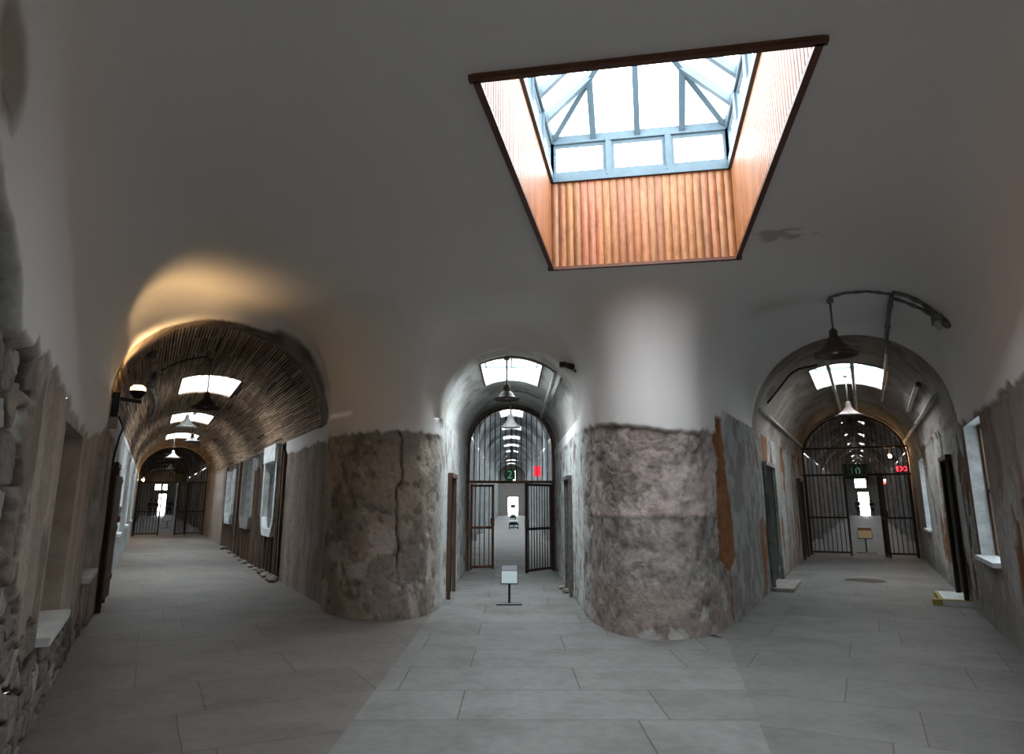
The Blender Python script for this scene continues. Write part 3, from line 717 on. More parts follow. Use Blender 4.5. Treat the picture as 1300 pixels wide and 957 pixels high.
pR = [cp('R', 12, -1.75), cp('R', 22.9, -1.75), cp('R', 22.9, -2.1), cp('R', 88.4, -2.1), cp('R', 88.4, 1.75), cp('R', 4, 1.75)]
F.add([(*d_, 0), (4.8, -4.6, 0), pR[5], pR[4], pR[3], pR[2], pR[1], pR[0], (2.0, 9.6, 0), (*c_, 0)], [(0, 1, 2, 3, 4, 5, 6, 7, 8, 9)], 2)
F.add([(-60, -6, -.03), (60, -6, -.03), (60, 100, -.03), (-60, 100, -.03)], [(0, 1, 2, 3)], 0)
structure(F.build('floor', FM))

# ------------------------------------------------------------------ niches, windows and doors in the walls
def niche(side, s, out, hole, depth=.5, mj=None, mb=None, sill=None, kind='window_1', day=0, splay=0, inset=0):
    """out = +1 when the recess runs towards greater s"""
    a0, a1, z0, z1 = hole; mj = mj or M_WHITEW; B = MB(); s1 = s+out*depth; i0 = s+out*.012
    f = [(a0, z0), (a1, z0), (a1, z1), (a0, z1)]; k = [(a0+splay, z0), (a1-splay, z0), (a1-splay, z1), (a0+splay, z1)]
    pts = [cp(side, a, i0, z) for a, z in f]+[cp(side, a, s1, z) for a, z in k]
    faces = [(1, 2, 6, 5), (2, 3, 7, 6), (3, 0, 4, 7)]
    if z0 > .02: faces.append((0, 1, 5, 4))
    B.add(pts, faces); r = structure(B.build(kind, mj))
    bm_ = MB().add([cp(side, a, s1, z) for a, z in k], [(0, 1, 2, 3)])
    if day:
        fr = MB(); w = .05
        for z in (z0+w/2, (z0+z1)/2, z1-w/2): fr.bar(cp(side, a0+splay, s1-out*.03, z), cp(side, a1-splay, s1-out*.03, z), .05, w)
        for a in (a0+splay+w/2, (a0+a1)/2, a1-splay-w/2): fr.bar(cp(side, a, s1-out*.03, z0), cp(side, a, s1-out*.03, z1), w, .05)
        structure(fr.build('window_frame', M_BROWNWD, r)); structure(bm_.build('window_pane', M_GLASS, r))
        structure(MB().box(cp(side, (a0+a1)/2, s1+out*.22, (z0+z1)/2), (.05, a1-a0+.7, z1-z0+.7), -ANG[side]).build('sky_block_board', M_GREYPL, r))  # unseen board added outside the window to keep the world sky out
        area_light(cp(side, (a0+a1)/2, s1+out*.06, (z0+z1)/2), cp(side, (a0+a1)/2, s, (z0+z1)/2-.0), (a1-a0-2*splay), (z1-z0), day, (.80, .92, 1))
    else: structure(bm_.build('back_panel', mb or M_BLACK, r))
    if sill:
        sb = MB().box(cp(side, (a0+a1)/2, s+out*(depth/2-.02), z0+.02), (depth+.08, a1-a0-.01, .05), -ANG[side]); structure(sb.build('window_sill', M_MARBLE, r))
    return r
def area_light(loc, target, sx, sy, rad, col=(1, 1, 1)):
    L = bpy.data.lights.new('daylight', 'AREA'); L.shape = 'RECTANGLE'; L.size = sx; L.size_y = sy
    L.energy = rad*math.pi*sx*sy; L.color = col
    o = bpy.data.objects.new('daylight', L); C.objects.link(o); o.location = loc
    d = Vector(target)-Vector(loc)
    q = d.to_track_quat('-Z', 'Y' if abs(d.normalized().z) < .9 else 'Y'); o.rotation_euler = q.to_euler()
    return o
DAY = 3.6
niche('L', SL0, -1, H_LL[0], .14, M_BEIGE, M_BEIGE, sill=1, splay=.03)
niche('L', SL0, -1, H_LL[1], .22, M_WHITEW, M_GREYPL, sill=1, splay=.03)
for hh in H_LL[3:]: niche('L', SL0, -1, hh, .40, M_WHITEW, sill=1, day=.12, splay=.1)
niche('L', SL0, -1, H_LL[2], .35, M_BROWNWD, M_BLACK, kind='door_1')
for i, hh in enumerate(H_LR): niche('L', SL1, 1, hh, .45, M_WHITEW, M_GREYPL if i != 1 else M_BROWNWD, kind='window_1', splay=.05)
niche('C', SC0, -1, H_CL[0], .30, M_BROWNWD, M_RUST, kind='door_1')
niche('C', SC1, 1, H_CR[0], .30, M_BROWNWD, M_BLACK, kind='door_1')
niche('R', SR0, -1, H_RL[0], .30, M_GREYPL, M_GREENDR, kind='door_1')
niche('R', SR0, -1, H_RL[1], .30, M_BROWNWD, M_BLACK, kind='door_1')
niche('R', SR1, 1, H_RR[0], .22, M_WHITEW, sill=1, day=.35, splay=.04)
niche('R', SR1, 1, H_RR[2], .25, M_WHITEW, sill=1, day=.35, splay=.05)
niche('R', SR1, 1, H_RR[1], .30, M_GREYPL, M_GREENDR, kind='door_1')
for sd, b in (('L', BL), ('C', BC), ('R', BR)):
    for hh in HB[sd]:
        niche(sd, b['s0'], -1, hh, .3, M_GREYPL, M_BLACK, kind='door_1'); niche(sd, b['s1'], 1, hh, .3, M_GREYPL, M_BLACK, kind='door_1')

# ------------------------------------------------------------------ corridor skylights
def sky_unit(side, q, zc, s0, s1, zs, zt, label, group, n=2.05, rad=None, wood=False):
    a0, a1, p, r = q; ca, cs = (a0+a1)/2, (p+r)/2
    t = thing('roof_skylight', label, 'skylight', cp(side, ca, cs, zc), group)
    B = MB(); nn = 8
    S = [p+(r-p)*k/nn for k in range(nn+1)]; Z = [vz(s, s0, s1, zs, zc, n) for s in S]
    for a in (a0, a1):
        for k in range(nn): B.add([cp(side, a, S[k], Z[k]), cp(side, a, S[k+1], Z[k+1]), cp(side, a, S[k+1], zt), cp(side, a, S[k], zt)], [(0, 1, 2, 3)])
    for s, z in ((p, Z[0]), (r, Z[-1])): B.add([cp(side, a0, s, z), cp(side, a1, s, z), cp(side, a1, s, zt), cp(side, a0, s, zt)], [(0, 1, 2, 3)])
    B.build('shaft', M_SHAFT, t)
    MB().add([cp(side, a0, p, zt-.03), cp(side, a1, p, zt-.03), cp(side, a1, r, zt-.03), cp(side, a0, r, zt-.03)], [(0, 1, 2, 3)]).build('pane', M_GLASS, t)
    f = MB()
    for s in (p+.02, cs, r-.02): f.bar(cp(side, a0, s, zt-.05), cp(side, a1, s, zt-.05), .03, .04)
    for a in (a0+.02, a1-.02): f.bar(cp(side, a, p, zt-.05), cp(side, a, r, zt-.05), .03, .04)
    f.build('pane_frame', M_PAINTSTEEL, t)
    f = MB()
    for k in range(nn):
        for a in (a0, a1): f.bar(cp(side, a, S[k], Z[k]-.012), cp(side, a, S[k+1], Z[k+1]-.012), .03, .03)
    for s, z in ((p, Z[0]), (r, Z[-1])): f.bar(cp(side, a0, s, z-.012), cp(side, a1, s, z-.012), .03, .03)
    f.build('opening_trim', M_CONDUIT if side != 'L' else M_BROWNWD, t)
    l = area_light(cp(side, ca, cs, zt+.05), cp(side, ca, cs, 0), r-p+.1, a1-a0+.1, rad or DAY, (.93, .97, 1)); l.rotation_euler = (0, 0, -ANG[side])
names = ['nearest', 'second', 'third', 'fourth', 'fifth', 'sixth', 'seventh', 'eighth', 'ninth']
for i, q in enumerate(SKY_L): sky_unit('L', q, 4.04, SL0, SL1, ZS, 4.55, '%s skylight from the camera in the wood lath vault of the left corridor' % names[i], 'lath vault skylights', rad=2.4)
sky_unit('C', SKY_C[0], 3.71, SC0-.03, SC1+.03, ZS, 4.0, 'bright skylight at the mouth of the centre corridor, before its gate', None, rad=3.2)
sky_unit('R', SKY_R[0], 4.06, SR0-.03, SR1+.03, ZS, 4.45, 'skylight in the brown vault of the right corridor before its gate', None, rad=1.5)
sky_unit('C', (FILLSKY[0]-.06, FILLSKY[1]+.06, FILLSKY[2]-.06, FILLSKY[3]+.06), 4.13, -60, 60, ZS, 4.6, 'unseen square roof skylight added behind the viewer to light the near end of the hall', None, rad=6)  # fill skylight, added out of view for its light
for i, q in enumerate(SKY_CB): sky_unit('C', q, BC['zc'], BC['s0'], BC['s1'], BC['zs'], 5.8, '%s roof skylight beyond the centre gate' % names[i], 'skylights beyond the centre gate', rad=5 if i > 0 else 2)
for i, q in enumerate(SKY_LB): sky_unit('L', q, BL['zc'], BL['s0'], BL['s1'], BL['zs'], 5.3, '%s small roof skylight beyond the left gate' % names[i], 'skylights beyond the left gate', rad=.8)
for i, q in enumerate(SKY_RB): sky_unit('R', q, BR['zc'], BR['s0'], BR['s1'], BR['zs'], 5.4, '%s roof skylight beyond the right gate' % names[i], 'skylights beyond the right gate', rad=.8)

# ------------------------------------------------------------------ the large hub skylight
def K(u, v, z): return SKC+su*u+sv*v+Vector((0, 0, z))
sk = thing('skylight', 'large slanted skylight with red cedar lined shaft and blue grey hipped glass roof', 'skylight', (SKC.x, SKC.y, HC))
hw, hl = SKW/2, SKL/2; Z1, Z2, ZA = 5.20, 5.74, 6.72; ZB = HC-.02
def planks(p, q, inn, seed):
    """vertical beaded boards from p to q, z ZB..Z1, facing inn"""
    p, q = Vector(p), Vector(q); L = (q-p).length; d = (q-p)/L; n = int(L/.086); rnd = random.Random(seed); vs, fs, cs = [], [], []
    for k in range(n):
        x0, x1 = L*k/n, L*(k+1)/n; col = np.array((.32, .125, .05))*rnd.uniform(.8, 1.12)*np.array((1, rnd.uniform(.88, 1.14), rnd.uniform(.85, 1.2)))
        prof = [(x0, -.006), (x0+.003, -.006), (x0+.004, 0), (x1-.004, 0), (x1-.003, -.006), (x1, -.006)]
        o = len(vs)
        for z in (ZB, Z1+.02):
            for (xx, nn) in prof: vs.append(tuple(p+d*xx+inn*nn+Vector((0, 0, z)))); cs.append(col*(.35 if nn < 0 else 1))
        for i in range(5): fs.append((o+i, o+i+1, o+7+i, o+6+i))
    ob = np_mesh('plank_panel', np.array(vs)-np.array(PLOC[sk.name]), fs, np.array(cs), M_WOOD, False); ob.parent = sk
planks(K(-hw, hl, 0), K(hw, hl, 0), -sv, 1); planks(K(hw, hl, 0), K(hw, -hl, 0), -su, 2); planks(K(-hw, -hl, 0), K(-hw, hl, 0), su, 3); planks(K(hw, -hl, 0), K(-hw, -hl, 0), sv, 4)
tr = MB(); w = .045
for (p, q) in ((K(-hw-w, hl, ZB), K(hw+w, hl, ZB)), (K(-hw-w, -hl, ZB), K(hw+w, -hl, ZB)), (K(hw, -hl, ZB), K(hw, hl, ZB)), (K(-hw, -hl, ZB), K(-hw, hl, ZB))): tr.bar(p, q, .05, .035)
tr.build('opening_trim', M_TRIMWD, sk)
# lining between ceiling surface and trim edge (outer face of the timber box)
ob_ = MB()
for (p, q) in ((K(-hw-.02, hl+.02, 0), K(hw+.02, hl+.02, 0)), (K(-hw-.02, -hl-.02, 0), K(hw+.02, -hl-.02, 0)), (K(hw+.02, -hl, 0), K(hw+.02, hl, 0)), (K(-hw-.02, -hl, 0), K(-hw-.02, hl, 0))):
    ob_.bar(p+Vector((0, 0, (ZB+Z1)/2)), q+Vector((0, 0, (ZB+Z1)/2)), .02, Z1-ZB)
ob_.build('shaft_box', M_TRIMWD, sk)
cf = MB(); fw = .09
for z in (Z1+.05, Z2):
    for (p, q) in ((K(-hw, hl, z), K(hw, hl, z)), (K(-hw, -hl, z), K(hw, -hl, z)), (K(hw, -hl, z), K(hw, hl, z)), (K(-hw, -hl, z), K(-hw, hl, z))): cf.bar(p, q, .07, .10)
cf.build('curb_frame', M_PAINTSTEEL, sk)
def sashrow(p, q, n, side_in):
    for k in range(n+1):
        x = p+(q-p)*k/n; MB().bar(x+Vector((0, 0, Z1+.05)), x+Vector((0, 0, Z2)), .07, .07).build('mullion', M_PAINTSTEEL, sk)
    for k in range(n):
        a, b = p+(q-p)*(k+.0)/n, p+(q-p)*(k+1)/n; d = (b-a).normalized(); a = a+d*.035; b = b-d*.035; f = MB(); wz = .035
        off = side_in*-.01
        f.bar(a+off+Vector((0, 0, Z1+.12)), b+off+Vector((0, 0, Z1+.12)), .03, wz); f.bar(a+off+Vector((0, 0, Z2-.07)), b+off+Vector((0, 0, Z2-.07)), .03, wz)
        f.bar(a+d*.017+off+Vector((0, 0, Z1+.1)), a+d*.017+off+Vector((0, 0, Z2-.05)), .03, wz); f.bar(b-d*.017+off+Vector((0, 0, Z1+.1)), b-d*.017+off+Vector((0, 0, Z2-.05)), .03, wz)
        s_ = f.build('window_sash', M_PAINTSTEEL, sk)
        g = MB().add([a+off+Vector((0, 0, Z1+.1)), b+off+Vector((0, 0, Z1+.1)), b+off+Vector((0, 0, Z2-.05)), a+off+Vector((0, 0, Z2-.05))], [(0, 1, 2, 3)]).build('pane', M_GLASS, s_)
sashrow(K(-hw, hl, 0), K(hw, hl, 0), 3, -sv); sashrow(K(-hw, -hl, 0), K(hw, -hl, 0), 3, sv); sashrow(K(hw, -hl, 0), K(hw, hl, 0), 5, -su); sashrow(K(-hw, -hl, 0), K(-hw, hl, 0), 5, su)
rid0, rid1 = K(0, hl-hw, ZA), K(0, -hl+hw, ZA)
def rafter(p, q, w=.075): MB().bar(p, q, w, .085).build('rafter', M_PAINTSTEEL, sk)
rafter(rid0, rid1)
for sx in (-1, 1):
    for sy, rd in ((1, rid0), (-1, rid1)):
        rafter(K(sx*hw, sy*hl, Z2), rd, .07)
        rafter(K(sx*hw*.5, sy*hl, Z2), K(sx*hw*.5, sy*(hl-hw*.5), (Z2+ZA)/2)); rafter(K(sx*hw, sy*(hl-hw*.5), Z2), K(sx*hw*.5, sy*(hl-hw*.5), (Z2+ZA)/2))
    for k in range(3): v = (hl-hw)*(k-1)*1.0; rafter(K(sx*hw, v, Z2), K(0, v, ZA))
for sy, rd in ((1, rid0), (-1, rid1)): rafter(K(0, sy*hl, Z2), rd, .07)
gp = MB(); e = Vector((0, 0, .03))
gp.add([K(-hw, hl, Z2)+e, K(hw, hl, Z2)+e, rid0+e], [(0, 1, 2)]); gp.add([K(-hw, -hl, Z2)+e, K(hw, -hl, Z2)+e, rid1+e], [(0, 1, 2)])
gp.add([K(hw, hl, Z2)+e, K(hw, -hl, Z2)+e, rid1+e, rid0+e], [(0, 1, 2, 3)]); gp.add([K(-hw, hl, Z2)+e, K(-hw, -hl, Z2)+e, rid1+e, rid0+e], [(0, 1, 2, 3)])
gp.build('roof_glass', M_GLASS, sk)
pl = bpy.data.lights.new('sky_portal', 'AREA'); pl.shape = 'RECTANGLE'; pl.size = SKW; pl.size_y = SKL; pl.cycles.is_portal = True
po = bpy.data.objects.new('sky_portal', pl); C.objects.link(po); po.location = (SKC.x, SKC.y, Z1+.12); po.rotation_euler = (0, 0, SKA)

#@@THINGS@@
# ------------------------------------------------------------------ gates
def arch_grille(side, a, s0, s1, tz, zl, panels, zmid, zcross, label, m, sp=.105, drop=None):
    """fixed iron grille filling the arch above the gate, with its fixed side panels"""
    t = thing('iron_gate_frame', label, 'gate', cp(side, a, (s0+s1)/2, 0)); e = .05; A0, A1 = s0+e, s1-e
    arc = [cp(side, a, A0, 0)]+[cp(side, a, A0+(A1-A0)*(1-math.cos(math.pi*k/24))/2, vz(A0+(A1-A0)*(1-math.cos(math.pi*k/24))/2, A0, A1, ZS, tz-e)) for k in range(25)]+[cp(side, a, A1, 0)]
    B = MB()
    for p, q in zip(arc[:-1], arc[1:]): B.bar(p, q, .05, .05, up=(math.sin(ANG[side]), math.cos(ANG[side]), 0))
    B.build('arch_frame', m, t)
    MB().bar(cp(side, a-.03, s0, zl), cp(side, a-.03, s1, zl), .035, .06).build('lintel_bar', m, t)
    if zcross: MB().bar(cp(side, a, s0, zcross), cp(side, a, s1, zcross), .03, .05).build('cross_bar', m, t)
    n = int((A1-A0)/sp)
    for k in range(1, n):
        s = A0+(A1-A0)*k/n; zt = vz(s, A0, A1, ZS, tz-e)
        inp = any(p0 < s < p1 for p0, p1 in panels); z0 = .09 if inp else zl
        MB().tube([cp(side, a, s, z0), cp(side, a, s, zt)], .0115, 6, False).build('bar', m, t, True)
    for p0, p1 in panels:
        for z in (.09, zmid): MB().bar(cp(side, a, p0, z), cp(side, a, p1, z), .03, .05).build('panel_rail', m, t)
        for s in (p0, p1): MB().box(cp(side, a, s, zl/2), (.06, .05, zl), -ANG[side]).build('post', m, t)
    return t
def gate_leaf(side, a, s, w, ang, zt, zmid, label, m, sp=.105):
    """ang: turn of the leaf about its hinge, 0 = along +s, positive = towards the far end"""
    t = thing('gate_leaf', label, 'gate', cp(side, a, s, 0)); dirv = (cp(side, math.sin(ang), math.cos(ang))-cp(side, 0, 0)); o = cp(side, a, s, 0)
    P = lambda u, z: o+dirv*u+Vector((0, 0, z))
    for u in (.02, w-.02): MB().bar(P(u, .04), P(u, zt), .05, .045, up=dirv).build('stile', m, t)
    for z in (.09, zmid, zt-.03): MB().bar(P(0, z), P(w, z), .03, .055).build('rail', m, t)
    n = int(w/sp)
    for k in range(1, n): MB().tube([P(w*k/n, .09), P(w*k/n, zt-.03)], .0115, 6, False).build('bar', m, t, True)
    MB().box(P(w-.03, zmid+.12)-Vector((0, 0, 0)), (.09, .09, .16)).build('lock_box', m, t)
    return t
arch_grille('C', 16.2, SC0, SC1, 3.66, 1.93, [], .9, None, 'rust brown barred arch frame across the centre corridor', M_RUST, .115)
gate_leaf('C', 16.15, SC0+.1, .55, R_(20), 1.88, .93, 'left leaf of the centre gate, light rusty bars folded back to the wall', M_RUST)
gate_leaf('C', 16.1, SC1-.08, .98, R_(180+52), 1.88, .93, 'right leaf of the centre gate, dark bars swung towards the camera', M_DARKMETAL, .095)
arch_grille('R', 22.8, SR0, SR1, 4.0, 2.25, [(-1.5, -.46), (.42, 1.18)], 1.05, 3.02, 'black barred arch frame with two side panels across the right corridor', M_DARKMETAL, .118)
gate_leaf('R', 22.7, .40, .86, R_(180+96), 2.2, 1.05, 'centre leaf of the right gate, seen nearly edge on, standing open', M_DARKMETAL)
arch_grille('L', 36.5, SL0, SL1, 4.0, 2.36, [(-.44, .52), (1.65, 2.36)], 1.05, None, 'black barred arch frame at the end of the lath vaulted left corridor', M_DARKMETAL, .12)
gate_leaf('L', 36.4, 1.62, .95, R_(180+62), 2.3, 1.05, 'dark open leaf of the left corridor gate', M_DARKMETAL)

# ------------------------------------------------------------------ sign stands and display cases
def sign_stand(loc, rz, label, pw, ph, zb, bw, band=None, face=None, s=1.0):
    t = thing('sign_stand', label, 'sign', loc); o = Vector(loc); M = Matrix.Rotation(rz, 3, 'Z'); P = lambda x, y, z: o+M@Vector((x, y, z))
    MB().box(P(0, 0, .008), (bw, bw*.62, .016), rz).build('base_plate', M_BLACK, t)
    MB().box(P(0, .02, zb/2+.02), (.035, .035, zb), rz).build('post', M_BLACK, t)
    tilt = M@Matrix.Rotation(R_(-28), 3, 'X')
    c = P(0, 0, zb+ph/2*.9+.0)
    MB().box(c, (pw+.02, .014, ph+.02), M=tilt).build('panel_back', M_BLACK, t)
    MB().box(c+tilt@Vector((0, -.0085, 0)), (pw, .004, ph), M=tilt).build('panel_face', face or M_PAPER, t)
    if band:
        c2 = c+tilt@Vector((0, 0, ph/2+.05)); MB().box(c2, (pw*.98, .012, .075), M=tilt).build('header_band', band, t)
    return t
sign_stand((-.04, 11.1, 0), 0, 'nearest low pale reading sign on black post in the centre corridor', .235, .19, .30, .38, M_GREYP)
sign_stand(tuple(cp('R', 24.3, -.08+.0, 0)), -AR, 'cream sign with maroon band on a stand behind the right gate', .38, .25, .42, .55, M_PINK, M_PAPERY)
sign_stand(tuple(cp('L', 46.5, 1.12, 0)), AL, 'small pale blue sign on a stand behind the left gate', .46, .38, .40, .5)
sign_stand((.1, 74.0, 0), 0, 'tiny dark sign silhouetted in the bright end door of the centre corridor', .5, .4, .85, .4, None, M_BLACK)
def display_case(loc, w, hgt, label):
    t = thing('display_case', label, 'display case', loc, 'display cases on the centre corridor floor'); x, y, z = loc
    for sx in (-1, 1):
        for sy in (-1, 1): MB().box((x+sx*(w/2-.02), y+sy*.15, hgt/2), (.04, .04, hgt)).build('leg', M_BLACK, t)
    B = MB().box((x, y, hgt-.05), (w, .34, .10)); B.box((x, y, .10), (w, .34, .05)); B.build('frame', M_BLACK, t)
    MB().box((x, y-.01, hgt+.08), (w*.86, .3, .12), M=Matrix.Rotation(R_(-20), 3, 'X')).build('sloping_top', M_PAPER, t)
    MB().box((x, y-.02, hgt*.52), (w*.5, .22, hgt*.3)).build('white_card_box', M_PAPER, t)
    return t
display_case((.09, 39.9, 0), .52, .34, 'white topped low dark display case, nearer of the two beyond the centre gate')
display_case((.07, 57.0, 0), .46, .34, 'low dark display case, farther of the two beyond the centre gate')

# ------------------------------------------------------------------ pendant lamps
def pendant(loc, ztop, zb, r, label, ms, group='pendant lamps along the vaults', hh=None, glow=None):
    x, y = loc[0], loc[1]; t = thing('pendant_lamp', label, 'lamp', (x, y, ztop), group); hh = hh or r*.75
    MB().tube([(x, y, ztop), (x, y, zb+hh)], .014, 8).build('rod', M_CONDUIT, t, True)
    MB().lathe([(.001, 0), (.045, -.002), (.045, -.05), (.001, -.055)], (x, y, ztop), 14).build('ceiling_cup', M_CONDUIT, t, True)
    MB().lathe([(.02, hh+.10), (.05, hh+.07), (.055, hh-.01), (.085, hh-.04), (.09, hh*.72), (r*.62, hh*.40), (r*.9, hh*.16), (r, .03), (r, 0), (r-.012, 0), (r-.015, .03), (r*.6, hh*.36), (.06, hh*.68), (.001, hh*.7)], (x, y, zb), 32, False).build('shade', ms, t, True)
    MB().lathe([(.001, hh*.68), (.03, hh*.66), (.035, hh*.4), (.045, hh*.28), (.03, hh*.14), (.001, hh*.1)], (x, y, zb), 14, False).build('bulb', M_ENAMELW, t, True)
    return t
q = cp('L', 13.3, .74); pendant(q, 3.97, 3.08, .25, 'dark brown pendant lamp, nearest in the left corridor, before the first skylight', M_ENAMELB, hh=.2)
q = cp('L', 19.1, .66); pendant(q, 3.97, 3.28, .24, 'larger white pendant lamp under the lath vault of the left corridor', M_ENAMELW, hh=.22)
q = cp('L', 22.2, .95); pendant(q, 4.0, 3.15, .24, 'grey pendant lamp just behind and below the larger white one in the left corridor', M_CONDUIT, hh=.16)
q = cp('L', 29.75, .66); pendant(q, 3.97, 3.1, .25, 'small white pendant lamp, farthest before the left corridor gate', M_ENAMELW, hh=.2)
pendant((-.08, 10.5), 3.66, 2.99, .19, 'brown pendant lamp at the mouth of the centre corridor', M_ENAMELB, hh=.15)
pendant((-.03, 13.9), 3.64, 2.92, .2, 'white pendant lamp before the centre gate', M_ENAMELW, hh=.19)
for k, (yy, mm_) in enumerate(((21.3, M_ENAMELW), (27.4, M_ENAMELB), (33.4, M_ENAMELW), (39.4, M_ENAMELB), (45.4, M_ENAMELB))):
    pendant((.0, yy), 5.38, 2.75+.36*k, .24, ['first', 'second', 'third', 'fourth', 'fifth'][k]+' pendant lamp behind the bars of the centre gate', mm_, 'pendant lamps beyond the centre gate')
q = cp('R', 9.95, -.15); pendant(q, 4.13, 3.36, .275, 'dark brown pendant lamp hanging in front of the right arch', M_ENAMELB, hh=.27)
q = cp('R', 15.4, -.1); pendant(q, 3.98, 3.14, .26, 'wide grey pendant lamp in the right vault just before the skylight ends', M_ENAMELB, hh=.2)
q = cp('R', 19.6, -.12); pendant(q, 3.98, 3.3, .25, 'pendant lamp in the right vault close to the barred arch', M_ENAMELB, hh=.2)
for k, aa in enumerate((30, 37)): q = cp('R', aa, -.14); pendant(q, 4.9, 3.4, .25, ['first', 'second'][k]+' dark pendant lamp behind the bars of the right gate', M_ENAMELB, 'pendant lamps beyond the right gate')
for k, aa in enumerate((45, 54)): q = cp('L', aa, .95); pendant(q, 4.85, 3.3, .26, ['first', 'second'][k]+' pale pendant lamp behind the bars of the left gate', M_ENAMELW, 'pendant lamps beyond the left gate')

# ------------------------------------------------------------------ conduits, boxes and lights on the vaults
def conduit(name, pts, r, label, m, cat='pipe', clips=True):
    t = thing(name, label, cat, tuple(pts[0])); MB().tube(pts, r, 8).build('pipe', m, t, True)
    if clips:
        for p, q in list(zip(pts[:-1], pts[1:]))[::max(1, len(pts)//5)]:
            c = (Vector(p)+Vector(q))/2; d = (Vector(q)-Vector(p)).normalized(); MB().tube([c-d*.03, c+d*.03], r*1.3, 8).build('coupling', m, t, True)
    return t
def vp(side, a, s, off=.02, tz=None): t = TUN[side]; return cp(side, a, s, vz(s, t['s0'], t['s1'], ZS, tz or t['zc'])-off)
conduit('ceiling_conduit', [(4.18, 8.88, 4.12), (4.30, 8.70, 4.125), (4.55, 8.62, 4.125), (4.88, 8.66, 4.10)], .017, 'thin grey conduit from the brown lamp to the pipe cross on the right ceiling', M_CONDUIT)
conduit('ceiling_conduit', [(4.86, 8.60, 4.115), (5.02, 8.55, 4.04), (5.16, 8.50, 3.93), (5.23, 8.44, 3.82), (5.25, 8.36, 3.73)], .024, 'upper of two curved conduits running to the box on the right ceiling', M_CONDUIT)
conduit('ceiling_conduit', [(4.94, 8.78, 4.09), (5.08, 8.72, 4.01), (5.20, 8.60, 3.89), (5.27, 8.50, 3.77), (5.27, 8.40, 3.70)], .02, 'lower of two curved conduits running to the box on the right ceiling', M_CONDUIT)
t = thing('junction_box', 'grey junction box with light fittings at the end of the curved conduits', 'electrical box', (5.28, 8.32, 3.68))
MB().box((5.26, 8.34, 3.68), (.10, .16, .13), .4).build('box_body', M_CONDUIT, t); MB().lathe([(.001, .05), (.045, .04), (.05, -.02), (.03, -.06), (.001, -.07)], (5.19, 8.27, 3.60), 14).build('lamp_head', M_CONDUITW, t, True)
MB().lathe([(.001, .05), (.045, .04), (.05, -.02), (.03, -.06), (.001, -.07)], (5.25, 8.20, 3.60), 14).build('lamp_head', M_CONDUIT, t, True)
conduit('vault_conduit', [(4.90, 8.68, 4.10), (5.25, 9.45, 4.03), (5.60, 10.2, 3.90), tuple(cp('R', 12.0, .56, 3.84)), tuple(vp('R', 13.0, .57)), tuple(vp('R', 18.5, .60))], .03, 'thick straight conduit running from the ceiling into the right vault', M_CONDUIT)
conduit('vault_conduit', [tuple(cp('R', a, s, 3.93)) for a, s in ((13.3, -.36), (22.6, -.34))], .035, 'left of the two pale pipes crossing under the right skylight', M_CONDUITW)
conduit('vault_conduit', [tuple(cp('R', a, s, 3.93)) for a, s in ((13.3, .04), (22.6, .05))], .035, 'right of the two pale pipes crossing under the right skylight', M_CONDUITW)
conduit('wall_pipe', [tuple(vp('R', a, 1.17, .03)) for a in (12.6, 15.5, 19, 22.6)], .035, 'pale pipe along the spring line of the right vault, right side', M_CONDUITW)
conduit('wall_pipe', [tuple(vp('R', a, -1.50, .03)) for a in (13.1, 16, 19.5, 22.6)], .03, 'grey pipe along the spring line of the right vault, left side', M_CONDUITW)
t = thing('metal_strut', 'pale metal strut fixed on the peeling right side of the right vault', 'metal bar', tuple(vp('R', 13.6, .98)))
MB().bar(vp('R', 13.5, 1.0, .03), vp('R', 17.2, 1.04, .03), .07, .03).build('strut_bar', M_CONDUITW, t); MB().box(vp('R', 13.5, 1.0, .05), (.09, .06, .08)).build('bracket', M_DARKMETAL, t)
pts = [tuple(vp('R', 13.6+.9*math.sin(k*.9)*.2, -1.42+.30*k*.33*1.0, .05)) for k in range(10)]
conduit('loose_cable', pts, .02, 'dark sagging cable crossing the left haunch of the right vault', M_BLACK, 'cable', False)
conduit('vault_conduit', [(-.08, 10.48, 3.655)]+[tuple(vp('C', 10.5, .05+.1*k, .02)) for k in range(0, 7)], .014, 'thin curved conduit from the first lamp of the centre corridor', M_CONDUIT, clips=False)
conduit('vault_conduit', [tuple(vp('C', a, .66, .05)) for a in (10.35, 12.5, 14.5, 16.1)], .032, 'thick grey conduit along the right of the centre vault', M_CONDUITW)
conduit('vault_conduit', [tuple(vp('C', a, .74, .05)) for a in (10.4, 12.5, 14.5, 16.1)], .018, 'thin conduit beside the thick one in the centre vault', M_CONDUIT)
conduit('vault_conduit', [(-.03, 13.9, 3.62)]+[tuple(vp('C', 13.9, .05+.1*k, .02)) for k in range(0, 6)], .012, 'thin curved conduit from the white lamp of the centre corridor', M_CONDUIT, clips=False)
t = thing('emergency_light', 'black twin headed light fitting right of the centre arch', 'light', (.80, 10.02, 3.40))
MB().box((.74, 10.02, 3.44), (.1, .08, .07)).build('mount', M_BLACK, t)
for k in (0, 1): MB().tube([(.80+.10*k, 9.98, 3.42-.06*k), (.86+.10*k, 9.86, 3.38-.06*k)], .045, 12).build('lamp_head', M_BLACK, t, True)
pts = [tuple(vp('L', 13.1, .70-.09*k, .03)) for k in range(0, 9)]
conduit('vault_conduit', pts, .014, 'thin dark conduit across the laths from the nearest left lamp', M_DARKMETAL, clips=False)
conduit('vault_conduit', [tuple(vp('L', a, -.10-.04*math.sin(a), .05)) for a in (12.8, 13.6, 14.6, 16, 17.5, 19.5, 21)], .038, 'thick grey conduit running down the left of the lath vault', M_CONDUIT)
t = thing('junction_box', 'pale rectangular box on the laths at the top left of the left arch', 'electrical box', tuple(vp('L', 10.9, -.14)))
